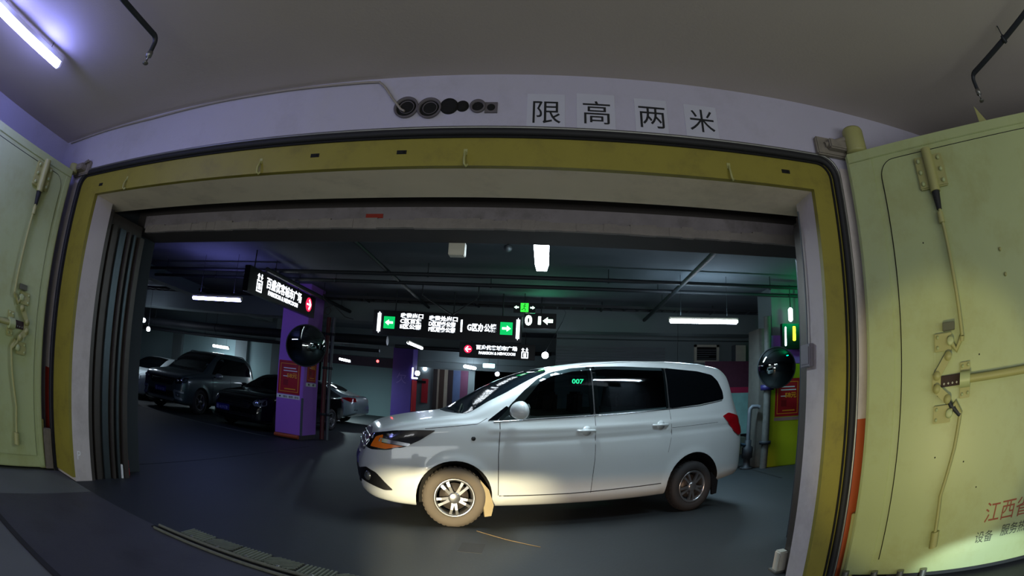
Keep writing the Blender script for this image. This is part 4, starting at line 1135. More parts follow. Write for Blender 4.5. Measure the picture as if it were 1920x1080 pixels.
# ---------------------------------------------------------------- cars
def pchip(xs, ys):
    xs, ys = np.array(xs, float), np.array(ys, float)
    h = np.diff(xs)
    dl = np.diff(ys) / h
    m = np.zeros_like(xs)
    m[0], m[-1] = dl[0], dl[-1]
    for i in range(1, len(xs) - 1):
        if dl[i - 1] * dl[i] > 0:
            w1, w2 = 2 * h[i] + h[i - 1], h[i] + 2 * h[i - 1]
            m[i] = (w1 + w2) / (w1 / dl[i - 1] + w2 / dl[i])

    def f(x):
        x = min(max(x, xs[0]), xs[-1])
        i = min(max(int(np.searchsorted(xs, x) - 1), 0), len(h) - 1)
        t = (x - xs[i]) / h[i]
        return float((2 * t**3 - 3 * t**2 + 1) * ys[i] + (t**3 - 2 * t**2 + t) * h[i] * m[i] + (-2 * t**3 + 3 * t**2) * ys[i + 1] + (t**3 - t**2) * h[i] * m[i + 1])
    return f


def car_body(cfg):
    """lofted body, x from nose to tail, mirrored about y=0; returns bmesh after cutting the wheel arches"""
    T, B, W, Z, R = [pchip(*cfg[k]) for k in ('top', 'belt', 'half', 'bot', 'roofw')]
    x0, x1 = cfg['half'][0][0], cfg['half'][0][-1]
    n = cfg.get('n', 90)
    us = [0.5 - 0.5 * math.cos(math.pi * (0.12 * 0 + k / n)) for k in range(n + 1)]
    us = [0.65 * (k / n) + 0.35 * u for k, u in zip(range(n + 1), us)]
    rings = []
    for u in us:
        x = x0 + (x1 - x0) * u
        t, b, w, z, r = T(x), B(x), W(x), Z(x), R(x)
        b = min(b, t - 0.015)
        b = max(b, z + 0.05)
        g = min(1.0, max(0.0, (t - b) / 0.35))
        rw = w * (r * g + 0.90 * (1 - g))
        hb = b - z
        ctl = [(0.0, z), (w * 0.55, z), (w * 0.88, z + 0.015 * hb), (w * 0.965, z + 0.10 * hb), (w * 0.985, z + 0.22 * hb), (w * 0.992, z + 0.40 * hb),
               (w * 1.0, z + 0.58 * hb), (w * 0.995, z + 0.74 * hb), (w * 0.985, z + 0.88 * hb), (w * 0.962, z + 1.0 * hb)]
        th = t - b
        ctl += [(w * 0.945 * (1 - 0.0) + (rw - w * 0.945) * 0.3, b + 0.34 * th), (w * 0.945 + (rw - w * 0.945) * 0.75, b + 0.70 * th), (rw * 0.965, b + 0.87 * th), (rw * 0.84, b + 0.955 * th), (rw * 0.5, b + 0.992 * th), (0.0, t)]
        # catmull-rom resample
        P_ = [Vector((a, c)) for a, c in ctl]
        out = []
        for i in range(len(P_) - 1):
            p0 = P_[max(i - 1, 0)]; p1 = P_[i]; p2 = P_[i + 1]; p3 = P_[min(i + 2, len(P_) - 1)]
            d1, d2 = (p2 - p0) * 0.5, (p3 - p1) * 0.5
            lim = (p2 - p1).length * 1.2
            if d1.length > lim and d1.length > 0:
                d1 *= lim / d1.length
            if d2.length > lim and d2.length > 0:
                d2 *= lim / d2.length
            ns = 6 if cfg['n'] > 100 else 3
            for s in range(ns):
                q = s / ns
                out.append(p1 * (2 * q**3 - 3 * q**2 + 1) + d1 * (q**3 - 2 * q**2 + q) + p2 * (-2 * q**3 + 3 * q**2) + d2 * (q**3 - q**2))
        out.append(P_[-1])
        ring = []
        for p in out:
            y = p.x
            zz = p.y
            for (ax, az, ar) in cfg['arches']:
                dd_ = math.hypot(x - ax, zz - az) - ar
                if y > 0.6 * w:
                    y += cfg.get('flare', 0.014) * math.exp(-(dd_ / 0.045) ** 2)
            # shoulder and waist creases
            if y > 0.7 * w and 'crease' in cfg:
                for (cz, amp, wd) in cfg['crease'](x):
                    y += amp * math.exp(-((zz - cz) / wd) ** 2)
            ring.append((x, y, zz))
        full = ring + [(a, -b_, c) for a, b_, c in ring[-2:0:-1]]
        rings.append(full)
    N = len(rings[0])
    vs = [v for r_ in rings for v in r_]
    fs = []
    for i in range(len(rings) - 1):
        for k in range(N):
            fs.append((i * N + k, (i + 1) * N + k, (i + 1) * N + (k + 1) % N, i * N + (k + 1) % N))
    fs.append(tuple(range(N)))
    fs.append(tuple(range((len(rings) - 1) * N, len(rings) * N))[::-1])
    return vs, fs


def make_mesh(name, vs, fs, mats):
    me = bpy.data.meshes.new(name)
    me.from_pydata(vs, [], fs)
    for m in mats:
        me.materials.append(m)
    bm = bmesh.new()
    bm.from_mesh(me)
    bmesh.ops.recalc_face_normals(bm, faces=bm.faces)
    bm.to_mesh(me)
    bm.free()
    return me


def clip_poly_grid(poly, step):
    """polygon in 2D cut along a grid so that it can be draped; returns verts, faces"""
    bm = bmesh.new()
    vs = [bm.verts.new((p[0], p[1], 0)) for p in poly]
    bm.faces.new(vs)
    xs = [p[0] for p in poly]; ys = [p[1] for p in poly]
    for ax, lo, hi in ((0, min(xs), max(xs)), (1, min(ys), max(ys))):
        k = int((hi - lo) / step)
        for i in range(1, k + 1):
            c = lo + (hi - lo) * i / (k + 1)
            co = (c, 0, 0) if ax == 0 else (0, c, 0)
            no = (1, 0, 0) if ax == 0 else (0, 1, 0)
            bmesh.ops.bisect_plane(bm, geom=bm.verts[:] + bm.edges[:] + bm.faces[:], plane_co=co, plane_no=no)
    bmesh.ops.triangulate(bm, faces=bm.faces[:])
    return bm


def smooth_poly(poly, r=0.03, n=3):
    out = []
    N = len(poly)
    for i in range(N):
        a, b, c = Vector(poly[i - 1]), Vector(poly[i]), Vector(poly[(i + 1) % N])
        d1, d2 = (a - b), (c - b)
        l1, l2 = min(r, d1.length * 0.4), min(r, d2.length * 0.4)
        p, q = b + d1.normalized() * l1, b + d2.normalized() * l2
        for k in range(n + 1):
            t = k / n
            out.append(tuple(p * (1 - t) ** 2 + b * 2 * t * (1 - t) + q * t * t))
    return out


class Car:
    def __init__(self, cfg, root):
        self.root = root
        self.cfg = cfg
        vs, fs = car_body(cfg)
        me = make_mesh('body', vs, fs, [cfg['paint'], M_dark])
        ob = bpy.data.objects.new('body', me)
        COL.objects.link(ob)
        # wheel wells cut out of the body
        cut = MB()
        for (ax, az, ar) in cfg['arches']:
            for s in (-1, 1):
                cut.lathe([(0.0005, 0), (ar, 0), (ar, 0.45), (0.0005, 0.45)], (ax, s * (cfg['track'] + 0.12), az), (0, -s, 0), 40)
        if 'tunnel' in cfg:
            cut.prism(cfg['tunnel'], (0, 1.4, 0), (1, 0, 0), (0, 0, 1), 2.8)
        cm = make_mesh('cut', cut.v, cut.f, [M_dark])
        for p in cm.polygons:
            p.material_index = 0
        co = bpy.data.objects.new('cut', cm)
        COL.objects.link(co)
        md = ob.modifiers.new('b', 'BOOLEAN')
        md.operation = 'DIFFERENCE'
        md.object = co
        md.solver = 'EXACT'
        md.material_mode = 'TRANSFER'
        dg = bpy.context.evaluated_depsgraph_get()
        res = bpy.data.meshes.new_from_object(ob.evaluated_get(dg))
        full = me
        self.bvh = BVHTree.FromPolygons([v.co[:] for v in full.vertices], [tuple(p.vertices) for p in full.polygons])
        ob.modifiers.clear()
        ob.data = res
        for p in res.polygons:
            p.use_smooth = True
        for e in ():
            pass
        try:
            res.set_sharp_from_angle(angle=math.radians(38))
        except Exception:
            pass
        bpy.data.objects.remove(co)
        ob.parent = root
        self.body = ob

    def drape(self, name, poly, plane, m, off=0.004, step=0.07, parent=None, label=None, r=0.03, both=False, thick=0.012, smooth=True):
        """plane: (origin, ux, uy, ray direction); drapes a polygon on the body"""
        obs = []
        for sgn in ((1, -1) if both else (1,)):
            bm = clip_poly_grid(smooth_poly(poly, r) if r > 0 else poly, step)
            o, ux, uy, rd = [Vector(q) for q in plane]
            if sgn < 0:
                o, ux, uy, rd = [Vector((q.x, -q.y, q.z)) for q in (o, ux, uy, rd)]
            rd.normalize()
            ok = True
            nr = {}
            for v in bm.verts:
                p = o + ux * v.co.x + uy * v.co.y
                hit, nn, _, _ = self.bvh.ray_cast(p, rd)
                if hit is None:
                    hit, nn, _, _ = self.bvh.find_nearest(p)
                if nn.dot(rd) > 0:
                    nn = -nn
                v.co = hit + nn * off
                nr[v] = nn
            bd = [e for e in bm.edges if e.is_boundary]
            new = {}
            for e in bd:
                for v in e.verts:
                    if v not in new:
                        new[v] = None
            for v in list(new):
                new[v] = bm.verts.new(v.co - nr[v] * (thick + off))
            for e in bd:
                a, b = e.verts
                f = bm.faces.new((a, b, new[b], new[a]))
            bmesh.ops.recalc_face_normals(bm, faces=bm.faces[:])
            me = bpy.data.meshes.new(name)
            bm.to_mesh(me)
            bm.free()
            me.materials.append(m)
            for p in me.polygons:
                p.use_smooth = smooth
            try:
                me.set_sharp_from_angle(angle=math.radians(40))
            except Exception:
                pass
            # outward orientation of the face sheet
            ob = bpy.data.objects.new(name, me)
            COL.objects.link(ob)
            ob.parent = parent or self.root
            if label:
                ob['label'] = label
            obs.append(ob)
        return obs

    def surf(self, p, rd):
        hit, nn, _, _ = self.bvh.ray_cast(Vector(p), Vector(rd).normalized())
        if hit is None:
            hit, nn, _, _ = self.bvh.find_nearest(Vector(p))
        return hit

    def strip(self, name, pts, rd, m, w=0.004, off=0.002, both=False, parent=None, label=None, o=None):
        """thin line on the body: pts are (x, z) seen from the side"""
        for sgn in ((1, -1) if both else (1,)):
            line = []
            for i in range(len(pts) - 1):
                k = max(2, int(math.hypot(pts[i + 1][0] - pts[i][0], pts[i + 1][1] - pts[i][1]) / 0.05))
                for j in range(k):
                    t = j / k
                    line.append((pts[i][0] * (1 - t) + pts[i + 1][0] * t, pts[i][1] * (1 - t) + pts[i + 1][1] * t))
            line.append(pts[-1])
            q = [self.surf((a, -2 * sgn, b), (0, sgn, 0)) + Vector((0, -off * sgn, 0)) for a, b in line]
            ob = MB().tube(q, w, 5).build(name, m, parent or self.root)
            if label:
                ob['label'] = label

    def wheel(self, x, y, R, wd, steer=0.0, spokes=10, tire=None, rim=None):
        """y signed: outer face side"""
        s = 1 if y > 0 else -1
        tb = MB()
        R2 = R * 0.66
        tb.lathe([(R2 - 0.01, -wd + 0.02), (R2, -wd + 0.005), (R * 0.86, -wd), (R * 0.965, -wd + 0.02), (R, -wd + 0.045), (R, -0.045), (R * 0.965, -0.018), (R * 0.86, -0.0), (R2 + 0.01, -0.008), (R2 - 0.006, -0.02), (R2 - 0.006, -wd + 0.02)], (0, 0, 0), (0, s, 0), 44)
        for k in range(40):
            a = 2 * math.pi * k / 40
            c = Vector((math.cos(a), 0, math.sin(a)))
            t_ = Vector((-math.sin(a), 0, math.cos(a)))
            for yy0, yy1 in ((-wd + 0.05, -wd / 2 - 0.01), (-wd / 2 + 0.01, -0.05)):
                vs = []
                for rr_ in (R - 0.002, R + 0.004):
                    for (tt, yy) in ((-0.014, yy0), (0.014, yy0), (0.014, yy1), (-0.014, yy1)):
                        vs.append(c * rr_ + t_ * tt + Vector((0, s * yy, 0)))
                tb.add(vs, [(0, 1, 2, 3), (4, 5, 6, 7), (0, 1, 5, 4), (1, 2, 6, 5), (2, 3, 7, 6), (3, 0, 4, 7)])
        w_ = tb.build('wheel', tire or mat('tire_rubber', (44, 42, 42), 0.75, var=0.15), self.root)
        w_.location = (x, y, R)
        w_.rotation_euler = (0, 0, steer)
        rm_ = rim or mat('alloy_rim', (175, 176, 178), 0.28, metal=0.9, var=0.05)
        b = MB().lathe([(R2 - 0.004, -0.012), (R2 - 0.012, -0.006), (R2 - 0.03, -0.02), (R2 - 0.035, -0.09), (R2 - 0.035, -wd + 0.03)], (0, 0, 0), (0, s, 0), 40)
        o1 = b.build('rim_barrel', rm_, w_)
        sp = MB()
        for k in range(spokes):
            a = 2 * math.pi * k / spokes + (0.12 if k % 2 else -0.12) * (5 if spokes == 10 else 0) / 5
            c = Vector((math.cos(a), 0, math.sin(a)))
            t_ = Vector((-math.sin(a), 0, math.cos(a)))
            r0, r1 = 0.04, R2 - 0.02
            vs = []
            for (rr_, hw, ya, yb) in ((r0, 0.016, -0.02, -0.05), (r0 + (r1 - r0) * 0.6, 0.012, -0.012, -0.04), (r1, 0.015, -0.02, -0.05)):
                for (tt, yy) in ((-hw, ya), (hw, ya), (hw, yb), (-hw, yb)):
                    vs.append(c * rr_ + t_ * tt + Vector((0, s * yy, 0)))
            sp.add(vs, [(0, 1, 2, 3), (8, 9, 10, 11)] + [(i * 4 + j, i * 4 + (j + 1) % 4, i * 4 + 4 + (j + 1) % 4, i * 4 + 4 + j) for i in (0, 1) for j in range(4)])
        o2 = sp.build('spokes', rm_, w_)
        hub = MB().lathe([(0.06, -0.05), (0.058, -0.016), (0.045, -0.008), (0.0005, -0.006)], (0, 0, 0), (0, s, 0), 20).build('hub_cap', rm_, w_)
        disc_ = MB().lathe([(0.0005, -0.1), (R2 - 0.06, -0.1), (R2 - 0.06, -0.115), (0.0005, -0.12)], (0, 0, 0), (0, s, 0), 24).build('brake_disc', M_steel, w_)
        return w_


SIDE = ((0, -2.0, 0), (1, 0, 0), (0, 0, 1), (0, 1, 0))
TOPP = ((0, 0, 3.0), (1, 0, 0), (0, 1, 0), (0, 0, -1))
FRONT = ((-3.0, 0, 0), (0, 1, 0), (0, 0, 1), (1, 0, 0))
REAR = ((7.0, 0, 0), (0, 1, 0), (0, 0, 1), (-1, 0, 0))
M_glass = mat('tinted_glass', (7, 10, 13), 0.04, var=0.0, spec=0.6)
M_seeglass = bpy.data.materials.new('see_through_tint')
M_seeglass.use_nodes = True
_nt = M_seeglass.node_tree
_nt.nodes.clear()
_o = _nt.nodes.new('ShaderNodeOutputMaterial')
_t = _nt.nodes.new('ShaderNodeBsdfTransparent')
_t.inputs[0].default_value = (0.28, 0.34, 0.35, 1)
_g = _nt.nodes.new('ShaderNodeBsdfGlossy')
_g.inputs['Roughness'].default_value = 0.04
_g.inputs['Color'].default_value = (0.9, 0.95, 1, 1)
_f = _nt.nodes.new('ShaderNodeFresnel')
_f.inputs[0].default_value = 1.5
_m = _nt.nodes.new('ShaderNodeMixShader')
_nt.links.new(_f.outputs[0], _m.inputs[0])
_nt.links.new(_t.outputs[0], _m.inputs[1])
_nt.links.new(_g.outputs[0], _m.inputs[2])
_nt.links.new(_m.outputs[0], _o.inputs[0])
M_glassc = mat('windscreen_glass', (16, 24, 30), 0.05, var=0.0, spec=0.6)
M_vanp = mat('silver_white_van_paint', (196, 202, 202), 0.32, metal=0.0, var=0.015, scale=3, coat=0.6)
M_trimb = mat('black_trim', (18, 18, 20), 0.45)
M_lens = mat('lamp_lens', (120, 126, 130), 0.08, metal=0.6, var=0.3, scale=30)
M_amber = mat('amber_lens', (240, 120, 30), 0.15)
M_tail = mat('tail_lens', (150, 10, 22), 0.12)

van = thing('van', 'silver-white seven seat van with dark tinted windows crossing behind the door opening', 'car', (-1.088, 2.856, 0), math.radians(21.055))
VC = dict(
    top=([-0.90, -0.875, -0.84, -0.785, -0.71, -0.60, -0.35, -0.05, 0.12, 0.35, 0.62, 0.90, 1.20, 1.60, 2.2, 2.9, 3.25, 3.38, 3.50, 3.60, 3.66, 3.70],
         [0.58, 0.66, 0.76, 0.86, 0.93, 0.985, 1.055, 1.115, 1.15, 1.30, 1.475, 1.615, 1.705, 1.765, 1.80, 1.79, 1.76, 1.70, 1.42, 1.18, 1.02, 0.92]),
    belt=([-0.90, -0.83, -0.6, -0.2, 0.1, 0.4, 1.3, 2.1, 2.9, 3.3, 3.7], [0.54, 0.72, 0.90, 1.0, 1.04, 1.055, 1.125, 1.175, 1.235, 1.22, 0.9]),
    half=([-0.90, -0.885, -0.84, -0.765, -0.65, -0.5, -0.3, 0.0, 1.0, 2.2, 2.9, 3.2, 3.4, 3.55, 3.64, 3.70], [0.36, 0.46, 0.57, 0.67, 0.75, 0.80, 0.838, 0.858, 0.865, 0.865, 0.855, 0.835, 0.80, 0.75, 0.69, 0.60]),
    bot=([-0.90, -0.86, -0.7, -0.4, 0.0, 0.5, 2.2, 2.8, 3.4, 3.6, 3.7], [0.40, 0.30, 0.22, 0.19, 0.19, 0.20, 0.22, 0.26, 0.33, 0.36, 0.42]),
    roofw=([-0.90, 0.1, 0.6, 1.2, 2.5, 3.3, 3.7], [0.86, 0.84, 0.80, 0.79, 0.80, 0.80, 0.84]),
    arches=[(0.0, 0.315, 0.368), (2.767, 0.33, 0.392)], track=0.86, n=140, tunnel=[(0.56, 1.16), (0.86, 1.50), (1.0, 1.57), (1.22, 1.625), (1.6, 1.665), (2.33, 1.67), (2.33, 1.255), (1.42, 1.19), (0.8, 1.15)], paint=M_vanp,
    crease=lambda x: [(0.865 + 0.045 * x, -0.011 * min(1, max(0, (x - 0.15) * 3)), 0.022), (0.30, 0.014 if 0.45 < x < 2.3 else 0.0, 0.06), (0.985 + 0.04 * x, 0.008 if x > 0.3 else 0, 0.03)])
C = Car(VC, van)
C.drape('pillar_trim', [(1.38, 1.172), (1.38, 1.677), (1.48, 1.684), (1.48, 1.18)], SIDE, M_trimb, both=True, off=0.003, r=0)
C.drape('pillar_trim', [(2.33, 1.236), (2.33, 1.70), (2.42, 1.70), (2.42, 1.242)], SIDE, M_trimb, both=True, off=0.003, r=0)
C.drape('front_side_window', [(0.40, 1.09), (0.55, 1.265), (0.70, 1.415), (0.84, 1.53), (0.98, 1.60), (1.20, 1.655), (1.42, 1.68), (1.42, 1.175), (0.80, 1.13)], SIDE, M_seeglass, both=True, thick=0.004)
C.drape('middle_side_window', [(1.435, 1.176), (1.435, 1.682), (1.8, 1.70), (2.36, 1.70), (2.36, 1.236), (2.0, 1.215)], SIDE, M_seeglass, both=True, thick=0.004)
for y_ in (-0.36, 0.36):
    for x_ in (1.35, 2.25):
        st = MB().box((x_, y_ - 0.13, 1.17), (x_ + 0.1, y_ + 0.13, 1.42), 0.03)
        st.build('headrest', mat('seat_cloth', (40, 30, 32), 0.9), van)
C.drape('rear_side_window', [(2.375, 1.237), (2.375, 1.70), (2.85, 1.675), (3.08, 1.635), (3.17, 1.56), (3.235, 1.43), (3.235, 1.335), (2.8, 1.275)], SIDE, M_glass, both=True)
C.strip('belt_moulding', [(0.36, 1.078), (0.8, 1.118), (1.42, 1.163), (2.0, 1.203), (2.8, 1.263), (3.2, 1.32)], None, M_chrome, w=0.006, both=True, label='thin chrome belt moulding')
C.drape('quarter_window', [(0.30, 1.085), (0.40, 1.095), (0.52, 1.22), (0.50, 1.24)], SIDE, M_glass, both=True, r=0.01)
# windscreen
C.drape('windscreen', [(0.10, -0.66), (0.05, -0.4), (0.03, 0.0), (0.05, 0.4), (0.10, 0.66), (0.50, 0.66), (0.95, 0.60), (1.02, 0.35), (1.05, 0.0), (1.02, -0.35), (0.95, -0.60), (0.50, -0.66)], TOPP, M_glassc, r=0.04)
C.strip('door_seam', [(0.42, 1.07), (0.41, 0.75), (0.43, 0.34)], None, M_dark, w=0.0035, off=0.0, both=True)
C.strip('door_seam', [(1.43, 1.165), (1.44, 0.7), (1.42, 0.34)], None, M_dark, w=0.003, off=-0.001, both=True)
C.strip('door_seam', [(2.37, 1.23), (2.40, 0.95), (2.36, 0.74)], None, M_dark, w=0.0025, off=-0.001, both=True)
C.strip('sill_seam', [(0.44, 0.335), (1.2, 0.345), (2.30, 0.385)], None, M_dark, w=0.005, off=-0.001, both=True)
C.strip('slide_rail', [(2.40, 1.02), (3.1, 1.06)], None, M_dark, w=0.0025, off=-0.001, both=True)
C.strip('bonnet_seam', [(-0.30, 0.975), (0.0, 1.02), (0.2, 1.05), (0.30, 1.11)], None, M_dark, w=0.003, off=-0.001, both=True)
# door handles
for sgn in (1, -1):
    for (x, z) in ((1.33, 1.005), (2.24, 1.055)):
        p = C.surf((x, -2 * sgn, z), (0, sgn, 0))
        hd = MB().tube([p + Vector((-0.10, 0.004 * sgn, 0)), p + Vector((-0.085, -0.025 * sgn, 0)), p + Vector((0.0, -0.032 * sgn, 0.003)), p + Vector((0.085, -0.025 * sgn, 0.002)), p + Vector((0.1, 0.004 * sgn, 0))], 0.0135, 10)
        hb_ = hd.build('door_handle', M_vanp, van)
        MB().lathe([(0.0005, 0.0), (0.05, 0.0), (0.052, 0.004), (0.0005, 0.005)], p, (0, -sgn, 0), 20).build('handle_recess', M_dark if False else M_vanp, hb_)
    p = C.surf((0.16, -2 * sgn, 0.905), (0, sgn, 0))
    MB().lathe([(0.0005, 0.006), (0.018, 0.005), (0.022, 0.0)], p, (0, -sgn, 0), 14).build('side_repeater', M_trimb, van, 'small dark side repeater')
    # mirror
    p = C.surf((0.50, -2 * sgn, 1.14), (0, sgn, 0))
    b = bmesh.new()
    bmesh.ops.create_uvsphere(b, u_segments=20, v_segments=14, radius=1)
    for v in b.verts:
        q = v.co
        sx = 0.105 if q.x < 0 else 0.075
        v.co = Vector((0.57 + q.x * sx, -sgn * (0.99 + q.y * -0.115 * 1), 1.19 + q.z * (0.105 if q.z > 0 else 0.075)))
    mh = MB().frombm(b, True).build('wing_mirror', M_vanp, van)
    MB().box((0.50, -sgn * 0.86, 1.135), (0.58, -sgn * 0.95, 1.165), 0.008).build('mirror_arm', M_trimb, mh)
    MB().lathe([(0.0005, 0.004), (0.07, 0.003), (0.07, 0)], (0.637, -sgn * 0.99, 1.205), (1, 0, 0), 18).build('mirror_glass', M_mirror, mh)
    # mud flap behind the front wheel, under-wheel trim
    mf = MB()
    mf.prism([(0.24, 0.50), (0.33, 0.40), (0.385, 0.24), (0.365, 0.13), (0.30, 0.12), (0.28, 0.25), (0.26, 0.38)], (0, -sgn * 0.84, 0), (1, 0, 0), (0, 0, 1), 0.03 * sgn)
    mf.build('mud_flap', mat('pale_flap', (150, 136, 104), 0.7, var=0.2), van)  # front flaps in a paler tan than the rear ones
    mf = MB().prism([(2.767 + 0.26, 0.46), (2.767 + 0.38, 0.34), (2.767 + 0.37, 0.18), (2.767 + 0.30, 0.17)], (0, -sgn * 0.83, 0), (1, 0, 0), (0, 0, 1), 0.03 * sgn)
    mf.build('mud_flap', M_trimb, van)
# headlamp: dark housing, lens, amber
FS = ((-1.6, -1.9, 0), (0.80, -0.60, 0), (0, 0, 1), (0.60, 0.80, 0))


def fs(x, y):
    return (x + 1.6) * 0.80 + (y + 1.9) * -0.60


# corner plane: u grows towards the flank
def corner_poly(pts):
    return [(fs(x, y), z) for x, y, z in pts]


HL = corner_poly([(-0.90, -0.45, 0.84), (-0.80, -0.62, 0.88), (-0.62, -0.76, 0.925), (-0.40, -0.83, 0.955), (-0.22, -0.855, 0.965), (-0.36, -0.84, 0.86), (-0.50, -0.81, 0.78), (-0.66, -0.75, 0.735), (-0.80, -0.65, 0.72), (-0.88, -0.5, 0.74)])
h = C.drape('headlamp', HL, FS, mat('headlamp_housing', (22, 24, 27), 0.12, coat=1.0), both=True, r=0.02, step=0.05, off=0.006)
for hh, sg_ in zip(h, (1, -1)):
    def drape1(nm, pts, m_, off=0.011):
        pl = FS if sg_ > 0 else tuple((a, -b, c) for a, b, c in FS)
        return C.drape(nm, corner_poly(pts), pl, m_, parent=hh, r=0.01, step=0.05, off=off, thick=0.004)
    drape1('amber_lamp', [(-0.80, -0.63, 0.75), (-0.76, -0.66, 0.85), (-0.69, -0.71, 0.875), (-0.70, -0.71, 0.80), (-0.50, -0.80, 0.79), (-0.66, -0.74, 0.745)], M_amber)
    drape1('lamp_lens', [(-0.73, -0.69, 0.81), (-0.72, -0.70, 0.845), (-0.55, -0.79, 0.83), (-0.44, -0.82, 0.82), (-0.46, -0.82, 0.795), (-0.62, -0.76, 0.80)], M_chrome)
    drape1('lamp_lens', [(-0.72, -0.70, 0.87), (-0.70, -0.71, 0.89), (-0.60, -0.77, 0.895), (-0.61, -0.77, 0.875)], M_chrome)
# grille
g_ = C.drape('grille', [(-0.52, 0.70), (-0.50, 0.86), (0, 0.90), (0.50, 0.86), (0.52, 0.70), (0, 0.66)], FRONT, M_trimb, r=0.03)[0]
for z in (0.735, 0.79, 0.845):
    pts = [C.surf((-3, y, z), (1, 0, 0)) + Vector((-0.012, 0, 0)) for y in [-0.48 + 0.08 * k for k in range(13)]]
    MB().tube(pts, 0.008, 6).build('grille_bar', M_chrome, g_)
MB().lathe([(0.0005, 0.02), (0.05, 0.018), (0.055, 0.0)], C.surf((-3, 0, 0.79), (1, 0, 0)), (-1, 0, 0), 20).build('plain_badge', M_chrome, g_)
# fog lamp recess, lower intake
FR = corner_poly([(-0.92, -0.45, 0.50), (-0.85, -0.6, 0.535), (-0.74, -0.68, 0.50), (-0.70, -0.72, 0.455), (-0.58, -0.77, 0.345), (-0.66, -0.74, 0.335), (-0.80, -0.65, 0.37), (-0.90, -0.5, 0.40)])
h = C.drape('fog_lamp_recess', FR, FS, M_trimb, both=True, r=0.02, step=0.05, off=0.003)
for hh, sg_ in zip(h, (1, -1)):
    p = C.surf((-2.0, -sg_ * 0.60, 0.45), (1, 0, 0))
    MB().lathe([(0.0005, 0.02), (0.035, 0.018), (0.045, 0.008), (0.05, 0.0)], p, (-0.8, -sg_ * 0.5, 0), 18).build('fog_lamp', M_lens, hh)
C.drape('lower_intake', [(-0.5, 0.36), (-0.46, 0.5), (0.46, 0.5), (0.5, 0.36)], FRONT, M_trimb, r=0.03)
pl = C.drape('number_plate', [(-0.22, 0.52), (-0.22, 0.63), (0.22, 0.63), (0.22, 0.52)], FRONT, M_blueplate, r=0.005, off=0.012)[0]
# tail lamps, rear glass, rear plate
RS = ((5.2, -2.6, 0), (0.75, 0.66, 0), (0, 0, 1), (-0.66, 0.75, 0))


def rsx(x, y):
    return (x - 5.2) * 0.75 + (y + 2.6) * 0.66


tl = C.drape('tail_lamp', [(rsx(3.19, -0.84), 1.13), (rsx(3.3, -0.82), 1.17), (rsx(3.52, -0.74), 1.12), (rsx(3.60, -0.66), 1.05), (rsx(3.60, -0.68), 0.90), (rsx(3.52, -0.76), 0.88), (rsx(3.42, -0.80), 0.93), (rsx(3.30, -0.825), 1.05)], RS, M_tail, both=True, r=0.02, step=0.05, off=0.012)
C.drape('tailgate_window', [(-0.55, 1.22), (-0.62, 1.30), (-0.55, 1.62), (0.55, 1.62), (0.62, 1.30), (0.55, 1.22)], REAR, M_glass, r=0.05)
C.drape('number_plate', [(-0.22, 0.8), (-0.22, 0.92), (0.22, 0.92), (0.22, 0.8)], REAR, M_blueplate, r=0.005, off=0.012)
# roof rails and antenna
for sgn in (1, -1):
    pts = [C.surf((x, -sgn * 0.60, 3), (0, 0, -1)) + Vector((0, 0, z)) for x, z in ((1.3, -0.006), (1.36, 0.004), (1.8, 0.006), (2.4, 0.006), (2.95, 0.004), (3.05, -0.006))]
    MB().tube(pts, 0.011, 8).build('roof_rail', M_vanp, van)
MB().tube([C.surf((3.1, 0, 3), (0, 0, -1)), C.surf((3.1, 0, 3), (0, 0, -1)) + Vector((0.05, 0, 0.05))], 0.012, 8, radii=[0.03, 0.006]).build('antenna', M_trimb, van)
# wiper
w0 = C.surf((0.07, -0.55, 3), (0, 0, -1)) + Vector((0, 0, 0.015))
w1 = C.surf((0.22, 0.0, 3), (0, 0, -1)) + Vector((0, 0, 0.02))
MB().tube([w0, w1], 0.008, 6).build('wiper', M_trimb, van)
M_tirev = mat('pale_tire', (92, 84, 74), 0.85, var=0.12)  # paler tan tone for the front tires only
for x, R_, st, tm in ((0.0, 0.306, math.radians(-8), M_tirev), (2.767, 0.303, 0.0, None)):
    for y in (-0.855, 0.855):
        C.wheel(x, y, R_, 0.2, st, 10, tm)
MB().box((-0.1, -0.6, 0.24), (3.0, 0.6, 0.34)).build('underbody', M_dark, van)

# --- parked cars
def front_plate(C_, zc, txt, parent, y0=0.0, w_=0.44):
    p = C_.drape('number_plate', [(y0 - w_ / 2, zc - 0.07), (y0 - w_ / 2, zc + 0.07), (y0 + w_ / 2, zc + 0.07), (y0 + w_ / 2, zc - 0.07)], FRONT, M_blueplate, r=0.004, off=0.03, step=0.3)[0]
    q = C_.surf((-3, y0, zc), (1, 0, 0))
    text_mb(txt, (q.x - 0.038, y0, zc - 0.045), (0, -1, 0), (0, 0, 1), 0.11, 0.003, width=w_ * 0.86).build('plate_text', mat('plate_white', (150, 150, 210), 0.5), p)
    return p


